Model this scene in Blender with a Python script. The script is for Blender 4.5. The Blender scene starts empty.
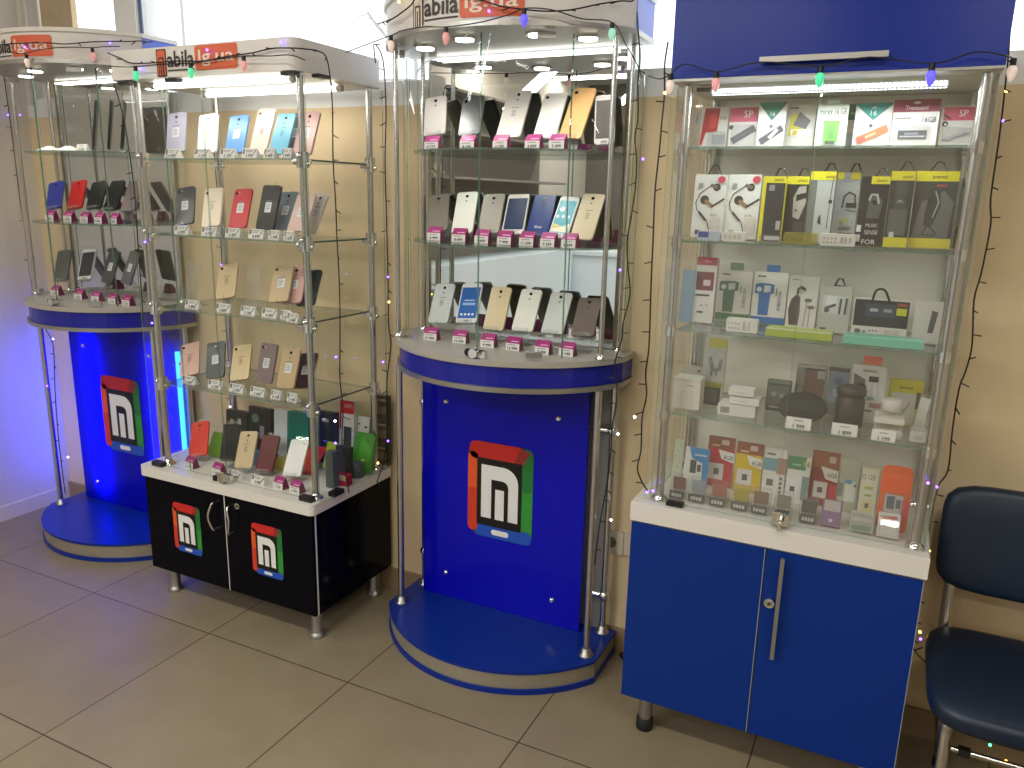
import bpy, math, random
from mathutils import Vector as V, Matrix
random.seed(11)
COL = bpy.context.scene.collection
SC = bpy.context.scene
rad = math.radians

# ------------------------------------------------------------------ camera
YAW, PITCH, ROLL, FPX, CZ = -0.45312, 0.23546, 0.02316, 784.711, 1.5108
fw = V((math.sin(YAW)*math.cos(PITCH), math.cos(YAW)*math.cos(PITCH), -math.sin(PITCH)))
r0 = V((math.cos(YAW), -math.sin(YAW), 0)); u0 = r0.cross(fw)
rt = r0*math.cos(ROLL)+u0*math.sin(ROLL); up = -r0*math.sin(ROLL)+u0*math.cos(ROLL)
EYE = V((0, 0, CZ))
cam = bpy.data.cameras.new('camera'); camo = bpy.data.objects.new('camera', cam); COL.objects.link(camo)
cam.sensor_fit = 'HORIZONTAL'; cam.sensor_width = 36; cam.lens = FPX/1024*36; cam.clip_start = .02
m = Matrix.Identity(4)
for i in range(3):
    m[i][0] = rt[i]; m[i][1] = up[i]; m[i][2] = -fw[i]; m[i][3] = EYE[i]
camo.matrix_world = m
SC.camera = camo
def ray(x, y): return fw+rt*((x-512)/FPX)-up*((y-384)/FPX)
def onz(x, y, z): d = ray(x, y); return EYE+d*((z-CZ)/d.z)
def ony(x, y, Y): d = ray(x, y); return EYE+d*(Y/d.y)
def onx(x, y, X): d = ray(x, y); return EYE+d*(X/d.x)
def oncyl(x, y, cx, cy, R):
    d = ray(x, y); a = d.x**2+d.y**2; b = -2*(d.x*cx+d.y*cy); c = cx*cx+cy*cy-R*R
    k = b*b-4*a*c
    t = (-b-math.sqrt(k))/(2*a) if k > 0 else -b/(2*a)
    return EYE+d*t
WALL = 2.34

# ------------------------------------------------------------------ materials
def lin(c):
    return tuple((v/255/12.92 if v/255 <= .04045 else ((v/255+.055)/1.055)**2.4) for v in c)
_m = {}
def mat(name, col=(200,200,200), rough=.5, metal=0., emit=0., spec=.5, coat=0., trans=0., noise=0., nscale=30.):
    if name in _m: return _m[name]
    M = bpy.data.materials.new(name); M.use_nodes = True
    nt = M.node_tree; b = nt.nodes['Principled BSDF']
    c = lin(col)+(1,)
    b.inputs['Base Color'].default_value = c
    b.inputs['Roughness'].default_value = rough; b.inputs['Metallic'].default_value = metal
    b.inputs['Specular IOR Level'].default_value = spec; b.inputs['Coat Weight'].default_value = coat
    if emit:
        b.inputs['Emission Color'].default_value = c; b.inputs['Emission Strength'].default_value = emit
    if noise:
        tc = nt.nodes.new('ShaderNodeTexCoord'); n = nt.nodes.new('ShaderNodeTexNoise'); n.inputs['Scale'].default_value = nscale
        n.inputs['Detail'].default_value = 4
        nt.links.new(tc.outputs['Object'], n.inputs['Vector'])
        mx = nt.nodes.new('ShaderNodeMix'); mx.data_type = 'RGBA'
        mx.inputs['A'].default_value = tuple(v*(1-noise) for v in c[:3])+(1,); mx.inputs['B'].default_value = tuple(min(1, v*(1+noise)) for v in c[:3])+(1,)
        nt.links.new(n.outputs['Fac'], mx.inputs['Factor']); nt.links.new(mx.outputs['Result'], b.inputs['Base Color'])
    _m[name] = M
    return M
def cm(c, rough=.45):
    return mat('tint_%02x%02x%02x_%d' % (c[0], c[1], c[2], int(rough*100)), c, rough)
def glass_mat(name, tint, base=.035, gain=.8, haze=0., hazecol=(220,225,225)):
    M = bpy.data.materials.new(name); M.use_nodes = True; nt = M.node_tree
    for n in list(nt.nodes): nt.nodes.remove(n)
    out = nt.nodes.new('ShaderNodeOutputMaterial'); lw = nt.nodes.new('ShaderNodeLayerWeight'); lw.inputs['Blend'].default_value = .5
    p = nt.nodes.new('ShaderNodeMath'); p.operation = 'POWER'; p.inputs[1].default_value = 4.5
    a = nt.nodes.new('ShaderNodeMath'); a.operation = 'MULTIPLY_ADD'; a.inputs[1].default_value = gain; a.inputs[2].default_value = base
    nt.links.new(lw.outputs['Facing'], p.inputs[0]); nt.links.new(p.outputs[0], a.inputs[0])
    tr = nt.nodes.new('ShaderNodeBsdfTransparent'); tr.inputs['Color'].default_value = tuple(tint)+(1,)
    gl = nt.nodes.new('ShaderNodeBsdfGlossy'); gl.inputs['Roughness'].default_value = 0.02
    mx = nt.nodes.new('ShaderNodeMixShader')
    nt.links.new(a.outputs[0], mx.inputs[0]); nt.links.new(tr.outputs[0], mx.inputs[1]); nt.links.new(gl.outputs[0], mx.inputs[2])
    last = mx
    if haze:
        df = nt.nodes.new('ShaderNodeBsdfDiffuse'); df.inputs['Color'].default_value = lin(hazecol)+(1,)
        m2 = nt.nodes.new('ShaderNodeMixShader'); m2.inputs[0].default_value = haze
        nt.links.new(mx.outputs[0], m2.inputs[1]); nt.links.new(df.outputs[0], m2.inputs[2]); last = m2
    nt.links.new(last.outputs[0], out.inputs['Surface'])
    _m[name] = M
    return M
GLASS = glass_mat('clear_glass', (.985, .993, .988), .022)
SHELFG = glass_mat('shelf_glass', (.95, .985, .97), .05)
ACRYL = glass_mat('clear_acrylic', (.97, .975, .975), .04, .7, .05)
BLIST = glass_mat('blister_plastic', (.97, .97, .97), .06, .6, .06)
WGLASS = glass_mat('window_glass', (.98, .99, 1.), .03)
EDGE = glass_mat('glass_edge', (.68, .80, .74), .07, .6, .22, (150, 185, 170))
CHROME = mat('brushed_chrome', (205, 204, 200), .24, 1.)
STEEL = mat('satin_steel', (178, 176, 170), .38, 1.)
BRIGHT = mat('polished_chrome', (230, 230, 228), .1, 1.)
MIRROR = mat('mirror', (222, 226, 226), .0, 1.)
BLUEP = mat('kiosk_blue', (6, 8, 186), .18, spec=.25)
BLUEB = mat('kiosk_blue_base', (10, 44, 138), .3, spec=.3)
BLUER = mat('ring_blue', (16, 24, 150), .25)
BLUES = mat('window_paled_blue_film', (96, 118, 220), .3)  # blue film with bright window light painted in as a paler blue
BLUEC = mat('cabinet_blue', (8, 48, 132), .22, spec=.22)
BLUEU = mat('overhead_blue', (24, 50, 150), .22, spec=.3)
BLACKP = mat('black_gloss_panel', (8, 9, 17), .12, spec=.09)
WHITEL = mat('white_laminate', (226, 222, 214), .35)
CANW = mat('canopy_white', (232, 228, 222), .4)
GREYL = mat('grey_laminate', (170, 165, 156), .4)
GREYD = mat('grey_board', (120, 118, 116), .35)
BAND = mat('plinth_silver', (172, 164, 146), .35, .5)
BLK = mat('black_plastic', (18, 18, 19), .4)
RUB = mat('black_rubber', (14, 14, 14), .7)
WIRE = mat('dark_green_wire', (22, 24, 22), .5)
CHW = mat('chair_vinyl', (14, 32, 54), .42, noise=.12, nscale=120)
CHR = mat('chair_chrome', (198, 194, 188), .2, 1.)
TUBE = mat('lamp_tube_glow', (255, 252, 244), .5, emit=4.)
DISC = mat('lamp_disc_glow', (255, 250, 238), .5, emit=7.)
LEDS = mat('led_dot_glow', (250, 252, 255), .5, emit=3.)
LEDBASE = mat('led_strip_backing', (215, 220, 224), .5)
AZURE = mat('azure_led_tube', (40, 120, 255), .5, emit=5.)
WALLM = mat('beige_wall_paint', (226, 203, 163), .75, noise=.05, nscale=3)
WALLG = mat('pale_grey_wall_paint', (224, 217, 206), .7, noise=.03, nscale=2)
WHITEP = mat('white_paint', (236, 236, 234), .5)
BASEB = mat('baseboard_tile', (150, 128, 100), .4)
CEILM = mat('ceiling_paint', (176, 172, 166), .8)
DKTXT = (38, 36, 36)

def floor_mat():
    M = bpy.data.materials.new('floor_tiles'); M.use_nodes = True; nt = M.node_tree; b = nt.nodes['Principled BSDF']
    tc = nt.nodes.new('ShaderNodeTexCoord'); mp = nt.nodes.new('ShaderNodeMapping'); mp.inputs['Scale'].default_value = (1, 1, 1)
    mp.inputs['Location'].default_value = (2.6088+6, -1.755+6, 0)
    br = nt.nodes.new('ShaderNodeTexBrick'); br.offset = 0; br.squash = 1
    br.inputs['Scale'].default_value = 1; br.inputs['Brick Width'].default_value = .6; br.inputs['Row Height'].default_value = .6
    br.inputs['Mortar Size'].default_value = .0022; br.inputs['Mortar Smooth'].default_value = .15; br.inputs['Bias'].default_value = 0
    br.inputs['Color1'].default_value = lin((146, 134, 110))+(1,); br.inputs['Color2'].default_value = lin((141, 129, 106))+(1,)
    br.inputs['Mortar'].default_value = lin((72, 56, 40))+(1,)
    n = nt.nodes.new('ShaderNodeTexNoise'); n.inputs['Scale'].default_value = 5; n.inputs['Detail'].default_value = 8; n.inputs['Roughness'].default_value = .6
    mx = nt.nodes.new('ShaderNodeMix'); mx.data_type = 'RGBA'; mx.blend_type = 'MULTIPLY'; mx.inputs['Factor'].default_value = .35
    cr = nt.nodes.new('ShaderNodeValToRGB'); cr.color_ramp.elements[0].position = .35; cr.color_ramp.elements[0].color = (.72, .68, .62, 1); cr.color_ramp.elements[1].position = .62
    nt.links.new(tc.outputs['Object'], mp.inputs['Vector']); nt.links.new(mp.outputs[0], br.inputs['Vector']); nt.links.new(tc.outputs['Object'], n.inputs['Vector'])
    nt.links.new(n.outputs['Fac'], cr.inputs[0]); nt.links.new(br.outputs['Color'], mx.inputs['A']); nt.links.new(cr.outputs[0], mx.inputs['B'])
    nt.links.new(mx.outputs['Result'], b.inputs['Base Color'])
    n2 = nt.nodes.new('ShaderNodeTexNoise'); n2.inputs['Scale'].default_value = 9; n2.inputs['Detail'].default_value = 6
    mr = nt.nodes.new('ShaderNodeMapRange'); mr.inputs['To Min'].default_value = .3; mr.inputs['To Max'].default_value = .5; b.inputs['Specular IOR Level'].default_value = .35
    nt.links.new(tc.outputs['Object'], n2.inputs['Vector']); nt.links.new(n2.outputs['Fac'], mr.inputs['Value']); nt.links.new(mr.outputs[0], b.inputs['Roughness'])
    return M
def back_panel_mat():           # translucent acrylic so that the lamps behind it shine through
    M = bpy.data.materials.new('backlit_blue_acrylic'); M.use_nodes = True; nt = M.node_tree; b = nt.nodes['Principled BSDF']
    b.inputs['Base Color'].default_value = lin((10, 18, 190))+(1,); b.inputs['Roughness'].default_value = .2
    t = nt.nodes.new('ShaderNodeBsdfTranslucent'); t.inputs['Color'].default_value = (.05, .08, 1, 1)
    mx = nt.nodes.new('ShaderNodeMixShader'); mx.inputs[0].default_value = .5
    out = nt.nodes['Material Output']
    nt.links.new(b.outputs[0], mx.inputs[1]); nt.links.new(t.outputs[0], mx.inputs[2]); nt.links.new(mx.outputs[0], out.inputs['Surface'])
    return M

# ------------------------------------------------------------------ mesh building
class MB:
    def __init__(s): s.v = []; s.f = []; s.k = []; s.sm = []; s.mats = []; s.M = None
    def mi(s, m):
        if m not in s.mats: s.mats.append(m)
        return s.mats.index(m)
    def add(s, vs, fs, m, smooth=False):
        o = len(s.v)
        for p in vs:
            p = V(p)
            s.v.append(s.M @ p if s.M is not None else p)
        k = s.mi(m)
        for f in fs:
            s.f.append([o+i for i in f]); s.k.append(k); s.sm.append(smooth)
    def box(s, x0, x1, y0, y1, z0, z1, m, side=None):
        vs = [(x0,y0,z0),(x1,y0,z0),(x1,y1,z0),(x0,y1,z0),(x0,y0,z1),(x1,y0,z1),(x1,y1,z1),(x0,y1,z1)]
        s.add(vs, [(0,1,5,4),(2,3,7,6)], m)
        s.add(vs, [(0,3,2,1),(4,5,6,7),(1,2,6,5),(3,0,4,7)], side or m)
        return s
    def xpane(s, x0, x1, y0, y1, z0, z1, m, side):
        vs = [(x0,y0,z0),(x1,y0,z0),(x1,y1,z0),(x0,y1,z0),(x0,y0,z1),(x1,y0,z1),(x1,y1,z1),(x0,y1,z1)]
        s.add(vs, [(1,2,6,5),(3,0,4,7)], m); s.add(vs, [(0,3,2,1),(4,5,6,7),(0,1,5,4),(2,3,7,6)], side); return s
    def zpane(s, x0, x1, y0, y1, z0, z1, m, side):
        vs = [(x0,y0,z0),(x1,y0,z0),(x1,y1,z0),(x0,y1,z0),(x0,y0,z1),(x1,y0,z1),(x1,y1,z1),(x0,y1,z1)]
        s.add(vs, [(0,3,2,1),(4,5,6,7)], m); s.add(vs, [(1,2,6,5),(3,0,4,7),(0,1,5,4),(2,3,7,6)], side); return s
    def obox(s, c, a, b, d, m):
        vs = [c+a*i+b*j+d*k for k in (-1,1) for i, j in ((-1,-1),(1,-1),(1,1),(-1,1))]
        s.add(vs, [(0,3,2,1),(4,5,6,7),(0,1,5,4),(1,2,6,5),(2,3,7,6),(3,0,4,7)], m); return s
    def cyl(s, p0, p1, r, m, n=16, r1=None, caps=True):
        p0 = V(p0); p1 = V(p1); r1 = r if r1 is None else r1
        d = (p1-p0).normalized(); a = d.orthogonal().normalized(); b = d.cross(a)
        ring = [a*math.cos(2*math.pi*i/n)+b*math.sin(2*math.pi*i/n) for i in range(n)]
        vs = [p0+q*r for q in ring]+[p1+q*r1 for q in ring]
        s.add(vs, [(i, (i+1) % n, n+(i+1) % n, n+i) for i in range(n)], m, True)
        if caps: s.add(vs, [tuple(reversed(range(n))), tuple(range(n, 2*n))], m)
        return s
    def lathe(s, c, prof, m, n=20):
        c = V(c); vs = []; L = len(prof)
        for r, z in prof:
            for i in range(n): vs.append(c+V((r*math.cos(2*math.pi*i/n), r*math.sin(2*math.pi*i/n), z)))
        fs = [(j*n+i, j*n+(i+1) % n, (j+1)*n+(i+1) % n, (j+1)*n+i) for j in range(L-1) for i in range(n)]
        s.add(vs, fs, m, True); s.add(vs, [tuple(reversed(range(n))), tuple(range((L-1)*n, L*n))], m); return s
    def sphere(s, c, r, m, n=10, sc=(1,1,1)):
        c = V(c); vs = []; h = n//2
        for j in range(h+1):
            t = math.pi*j/h
            for i in range(n):
                a = 2*math.pi*i/n; vs.append(c+V((r*sc[0]*math.sin(t)*math.cos(a), r*sc[1]*math.sin(t)*math.sin(a), r*sc[2]*math.cos(t))))
        s.add(vs, [(j*n+i, (j+1)*n+i, (j+1)*n+(i+1) % n, j*n+(i+1) % n) for j in range(h) for i in range(n)], m, True); return s
    def prism(s, out, z0, z1, m, side=None, smooth=False, top=True):
        n = len(out); vs = [(x, y, z0) for x, y in out]+[(x, y, z1) for x, y in out]
        s.add(vs, [(i, (i+1) % n, n+(i+1) % n, n+i) for i in range(n)], side or m, smooth)
        if top: s.add(vs, [tuple(reversed(range(n))), tuple(range(n, 2*n))], m)
        return s
    def slab(s, out, y0, y1, m, side=None):         # outline in XZ, thickness along Y; front faces -Y
        n = len(out); vs = [(x, y0, z) for x, z in out]+[(x, y1, z) for x, z in out]
        s.add(vs, [tuple(range(n)), tuple(reversed(range(n, 2*n)))], m)
        s.add(vs, [((i+1) % n, i, n+i, n+(i+1) % n) for i in range(n)], side or m); return s
    def face(s, out, y, m):
        s.add([(x, y, z) for x, z in out], [tuple(range(len(out)))], m); return s
    def tube(s, path, r, m, n=6):
        path = [V(p) for p in path]
        if len(path) < 2: return s
        vs = []; prev = None
        for i, p in enumerate(path):
            d = (path[min(i+1, len(path)-1)]-path[max(i-1, 0)]).normalized()
            if prev is None: a = d.orthogonal().normalized()
            else:
                a = prev-d*prev.dot(d); a = a.normalized() if a.length > 1e-6 else d.orthogonal().normalized()
            prev = a; b = d.cross(a)
            for k in range(n): vs.append(p+(a*math.cos(2*math.pi*k/n)+b*math.sin(2*math.pi*k/n))*r)
        L = len(path)
        s.add(vs, [(j*n+i, j*n+(i+1) % n, (j+1)*n+(i+1) % n, (j+1)*n+i) for j in range(L-1) for i in range(n)], m, True)
        s.add(vs, [tuple(reversed(range(n))), tuple(range((L-1)*n, L*n))], m); return s
    def build(s, name, parent=None, bevel=0, **kw):
        me = bpy.data.meshes.new(name); me.from_pydata([tuple(p) for p in s.v], [], s.f)
        for q in s.mats: me.materials.append(q)
        me.polygons.foreach_set('material_index', s.k); me.polygons.foreach_set('use_smooth', s.sm); me.update()
        o = bpy.data.objects.new(name, me); COL.objects.link(o)
        if parent is not None:
            o.parent = parent; o.matrix_parent_inverse = PINV.get(parent.name, Matrix.Identity(4))
        if bevel:
            b = o.modifiers.new('edge', 'BEVEL'); b.width = bevel; b.segments = 2; b.limit_method = 'ANGLE'
        return tag(o, **kw)
PINV = {}
def tag(o, label=None, cat=None, group=None, kind=None):
    if label: o['label'] = label
    if cat: o['category'] = cat
    if group: o['group'] = group
    if kind: o['kind'] = kind
    return o
def empty(name, loc, label, cat, group=None):
    o = bpy.data.objects.new(name, None); COL.objects.link(o); o.location = loc; o.empty_display_size = .05
    PINV[o.name] = Matrix.Translation(-V(loc))
    return tag(o, label, cat, group)
def rr(x0, x1, z0, z1, r, n=4):
    o = []
    for cx, cz, a in ((x1-r, z0+r, -90), (x1-r, z1-r, 0), (x0+r, z1-r, 90), (x0+r, z0+r, 180)):
        for i in range(n+1):
            t = rad(a+90*i/n); o.append((cx+r*math.cos(t), cz+r*math.sin(t)))
    return o
def rect(x0, z0, x1, z1): return [(x0, z0), (x1, z0), (x1, z1), (x0, z1)]
def ell(cx, cz, rx, rz, n=20): return [(cx+rx*math.cos(2*math.pi*i/n), cz+rz*math.sin(2*math.pi*i/n)) for i in range(n)]
def stroke(pts, w):          # list of quads for a thick 2D line
    q = []
    for (x0, z0), (x1, z1) in zip(pts, pts[1:]):
        L = math.hypot(x1-x0, z1-z0) or 1; nx, nz = -(z1-z0)/L*w/2, (x1-x0)/L*w/2
        ex, ez = (x1-x0)/L*w*.3, (z1-z0)/L*w*.3
        p = [(x0-nx-ex, z0-nz-ez), (x1-nx+ex, z1-nz+ez), (x1+nx+ex, z1+nz+ez), (x0+nx-ex, z0+nz-ez)]
        q.append(p)
    return q
_t = {}
def text2d(s, size, cx=0, cz=0, sx=1., bold=0.):
    key = (s, bold)
    if key not in _t:
        c = bpy.data.curves.new('t', 'FONT'); c.body = s; c.size = 1; c.resolution_u = 2; c.offset = bold
        o = bpy.data.objects.new('t', c); me = bpy.data.meshes.new_from_object(o)
        vs = [(p.co.x, p.co.y) for p in me.vertices]; fs = [tuple(p.vertices) for p in me.polygons]
        bpy.data.objects.remove(o); bpy.data.curves.remove(c); bpy.data.meshes.remove(me)
        xs = [p[0] for p in vs] or [0]; zs = [p[1] for p in vs] or [0]
        mx, mz = (min(xs)+max(xs))/2, (min(zs)+max(zs))/2; h = (max(zs)-min(zs)) or 1
        _t[key] = ([((x-mx)/h, (z-mz)/h) for x, z in vs], fs, (max(xs)-min(xs))/h)
    vs, fs, w = _t[key]
    return [(cx+x*size*sx, cz+z*size) for x, z in vs], fs
def put_text(mb, s, size, cx, cz, y, m, sx=1., bold=0.):
    vs, fs = text2d(s, size, cx, cz, sx, bold); mb.add([(x, y, z) for x, z in vs], fs, m)
def smooth_path(pts, k=5):
    P = [V(p) for p in pts]; o = []
    for i in range(len(P)-1):
        a = P[max(i-1, 0)]; b = P[i]; c = P[i+1]; d = P[min(i+2, len(P)-1)]
        for j in range(k):
            t = j/k
            o.append(.5*((2*b)+(c-a)*t+(2*a-5*b+4*c-d)*t*t+(3*b-a-3*c+d)*t**3))
    o.append(P[-1]); return o

# ------------------------------------------------------------------ room shell
XL, XR, YF, ZC = -3.565, 3.0, -4.6, 2.8
def struct(mb, name, **k): return mb.build(name, kind='structure', **k)
struct(MB().box(XL-.1, XR+.1, YF-.1, WALL+.1, -.08, 0, floor_mat()), 'floor')
struct(MB().box(XL-.1, XR+.1, YF-.1, WALL+.1, ZC, ZC+.08, CEILM), 'ceiling')
SILL = 1.85
w = MB()
w.box(XL-.1, XR+.1, WALL, WALL+.1, 0, 1.80, WALLM)
w.box(XL-.1, XR+.1, WALL, WALL+.1, 1.80, SILL, WHITEP)
w.box(XL-.1, XR+.1, WALL, WALL+.1, 2.62, ZC, WALLM)
w.box(XL-.1, -3.535, WALL, WALL+.1, SILL, 2.62, WALLG)
w.box(-2.945, -2.83, WALL, WALL+.1, SILL, 2.62, WHITEP)
w.box(XR-.2, XR+.1, WALL, WALL+.1, SILL, 2.62, WALLM)
struct(w, 'wall_back')
struct(MB().box(XL-.1, XL, YF, WALL, 0, ZC, WALLG), 'wall_left')
struct(MB().box(XR, XR+.1, YF, WALL, 0, ZC, WALLG), 'wall_right')
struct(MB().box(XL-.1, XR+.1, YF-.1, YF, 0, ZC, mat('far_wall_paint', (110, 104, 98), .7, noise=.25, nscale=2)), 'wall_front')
struct(MB().box(XL, XR, WALL-.014, WALL, 0, .085, BASEB), 'baseboard_back', bevel=.003)
struct(MB().box(XL, XL+.006, YF, WALL-.014, 0, .07, WALLG), 'baseboard_left')
def window(name, x0, x1, mull, seal):
    f = MB(); y0, y1 = WALL+.02, WALL+.07; z0, z1 = SILL, 2.62
    f.box(x0, x1, y0, y1, z0, z0+.03, WHITEP); f.box(x0, x1, y0, y1, z1-.04, z1, WHITEP)
    f.box(x0, x0+.012, y0-.003, y0+.004, z0, z1, seal); f.box(x0, x0+.012, y0+.004, y1, z0, z1, WHITEP); f.box(x1-.03, x1, y0, y1, z0, z1, WHITEP)
    for q in mull: f.box(q-.02, q+.02, y0, y1, z0, z1, WHITEP)
    o = f.build(name, kind='structure')
    MB().box(x0, x1, WALL+.04, WALL+.046, z0, z1, WGLASS).build('window_pane', o)
window('window_1', -2.83, XR-.2, [-.25, 1.4], mat('window_seal', (96, 108, 146), .5))
window('window_2', -3.535, -2.945, [], WHITEP)
MB().box(-3.515, -3.31, WALL+.075, WALL+.1, SILL, 2.62, mat('tan_curtain_cloth', (214, 186, 146), .8, noise=.2, nscale=20)).build('curtain', label='tan curtain strip at the left edge of the small window', cat='curtain')
def tree(label, x, brs):
    t = MB(); bark = mat('pale_bark', (176, 172, 170), .9)
    t.tube([V((x, 6, z)) for z in (0, 1.5, 2.4, 2.8, 3.2, 3.6)], .014, bark, 6)
    for k, (z0, dx, dz) in enumerate(brs):
        P = [V((x, 6, z0))+V((dx*i/4+random.uniform(-.03, .03)*(i > 0), random.uniform(-.05, .05)*(i > 0), dz*i/4+random.uniform(-.02, .02)*(i > 0))) for i in range(5)]
        t.tube(P, .011, bark, 5)
        for q in (2, 3): t.tube([P[q], P[q]+V((dx*.2, 0, .12)), P[q]+V((dx*.42, 0, .1+.1*random.random()))], .006, bark, 4)
    t.build('tree', label=label, cat='tree')
tree('pale bare tree outside the big window, behind the tall kiosk canopy', -3.9, [(2.3, -.8, .25), (2.45, -.9, .02), (2.6, -.5, .4), (2.35, -.45, -.1), (2.5, .5, .3)])
tree('pale bare tree outside the big window, above the square cabinet', -6.6, [(2.5, .7, .25), (2.7, .6, .02), (2.6, -.5, .4), (2.4, .5, .05)])

# ------------------------------------------------------------------ emblem and logo
ORA = cm((232, 92, 40)); RED = cm((206, 40, 32)); GRN = cm((52, 148, 56)); BLU = cm((30, 84, 190)); WHT = cm((236, 236, 234)); BK = cm((10, 10, 12), .3)
def emblem(parent, cx, z0, w, h, y):
    e = MB(); s = h/1.38; k = w
    def P(out, m, L): e.face([(cx+x*k, z0+z*s) for x, z in out], y-.0006*L, m)
    e.slab([(cx+x*k, z0+z*s) for x, z in rr(-.5, .5, 0, 1.38, .16, 6)], y, y+.0012, cm((16, 18, 60)))
    P(rr(-.40, .5, 0, .19, .085), BLU, 3)
    P(rr(.3, .5, .06, 1.36, .085), GRN, 1); P(rr(.31, .5, .75, 1.37, .085), cm((34, 118, 52)), 2)
    P(rr(-.48, .38, 1.12, 1.38, .1), RED, 3); P([(.2, 1.12), (.32, 1.14), (.46, 1.32), (.3, 1.38)], cm((150, 40, 34)), 4)
    P(rr(-.5, -.34, .06, 1.22, .075), ORA, 3); P(rr(-.5, -.34, .06, .7, .075), cm((214, 62, 40)), 4)
    P(rect(-.355, .17, .335, 1.15), BK, 5)
    G = lambda q: [((x-.01)*1.14+.0, (z-.62)*1.1+.64) for x, z in q]
    P(rr(-.12, .15, .05, .13, .035), WHT, 5)
    arch = [(-.24, .3), (-.24, 1.0)]+[(.06+.2*math.cos(rad(90-15*i)), .8+.2*math.sin(rad(90-15*i))) for i in range(7)]+[(.26, .3)]
    P(G(reversed(arch)), WHT, 6)
    gap = [(-.1, .3), (-.1, .82)]+[(.05+.08*math.cos(rad(90-30*i)), .74+.08*math.sin(rad(90-30*i))) for i in range(4)]+[(.13, .3)]
    P(G(reversed(gap)), BK, 7)
    P(G(rect(-.045, .3, .075, .7)), WHT, 8)
    return e.build('emblem', parent, label='rounded emblem of a white letter M in a red, green, orange and blue frame')
def shop_logo(parent, fn, filled):
    """fn(x, z, layer) -> point; 0.345 wide, about 0.078 high, origin at its centre."""
    e = MB(); dk = cm((58, 48, 44)); og = cm((226, 104, 66)); cr = cm((246, 226, 208))
    def strips(x0, x1, z0, z1, r, m, L):
        xs = [x0]+[x0+r*(1-math.cos(rad(30*i))) for i in (1, 2, 3)]+[x0+r+(x1-x0-2*r)*i/8 for i in range(1, 8)]+[x1-r*(1-math.cos(rad(30*i))) for i in (3, 2, 1)]+[x1]
        xs = sorted(xs)
        def ins(x):
            d = max(0, r-(x-x0), r-(x1-x)); return r-math.sqrt(max(0, r*r-d*d))
        for a, b in zip(xs, xs[1:]):
            i, j = ins(a), ins(b); e.add([fn(a, z0+i, L), fn(b, z0+j, L), fn(b, z1-j, L), fn(a, z1-i, L)], [(0, 1, 2, 3)], m)
    def txt(s, size, cx, cz, m, L, sx, bold=0.):
        text2d(s, size, 0, 0, 1, bold); vs, fs = text2d(s, size, cx, cz, sx/(_t[(s, bold)][2]*size), bold); e.add([fn(x, z, L) for x, z in vs], fs, m)
    # letter M drawn as a double arch
    strips(-.172, -.128, -.042, .040, .004, dk, 1); strips(-.1675, -.1325, -.038, .036, .004, og if filled else cr, 2)
    strips(-.162, -.138, -.042, .016, .003, dk, 3); strips(-.157, -.143, -.038, .011, .002, og if filled else cr, 4)
    strips(-.1525, -.1475, -.042, .002, .001, dk, 5)
    txt('abila', .048, -.066, .008, dk, 1, .117, .02)
    strips(-.124, -.008, -.027, -.0225, .001, dk, 1)
    strips(-.004, .172, -.030, .042, .01, og, 1)
    txt('lg.ua', .048, .084, .005, cr, 2, .145, .012)
    return e.build('logo', parent, label='shop name lettering with an orange box around its second half')

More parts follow.
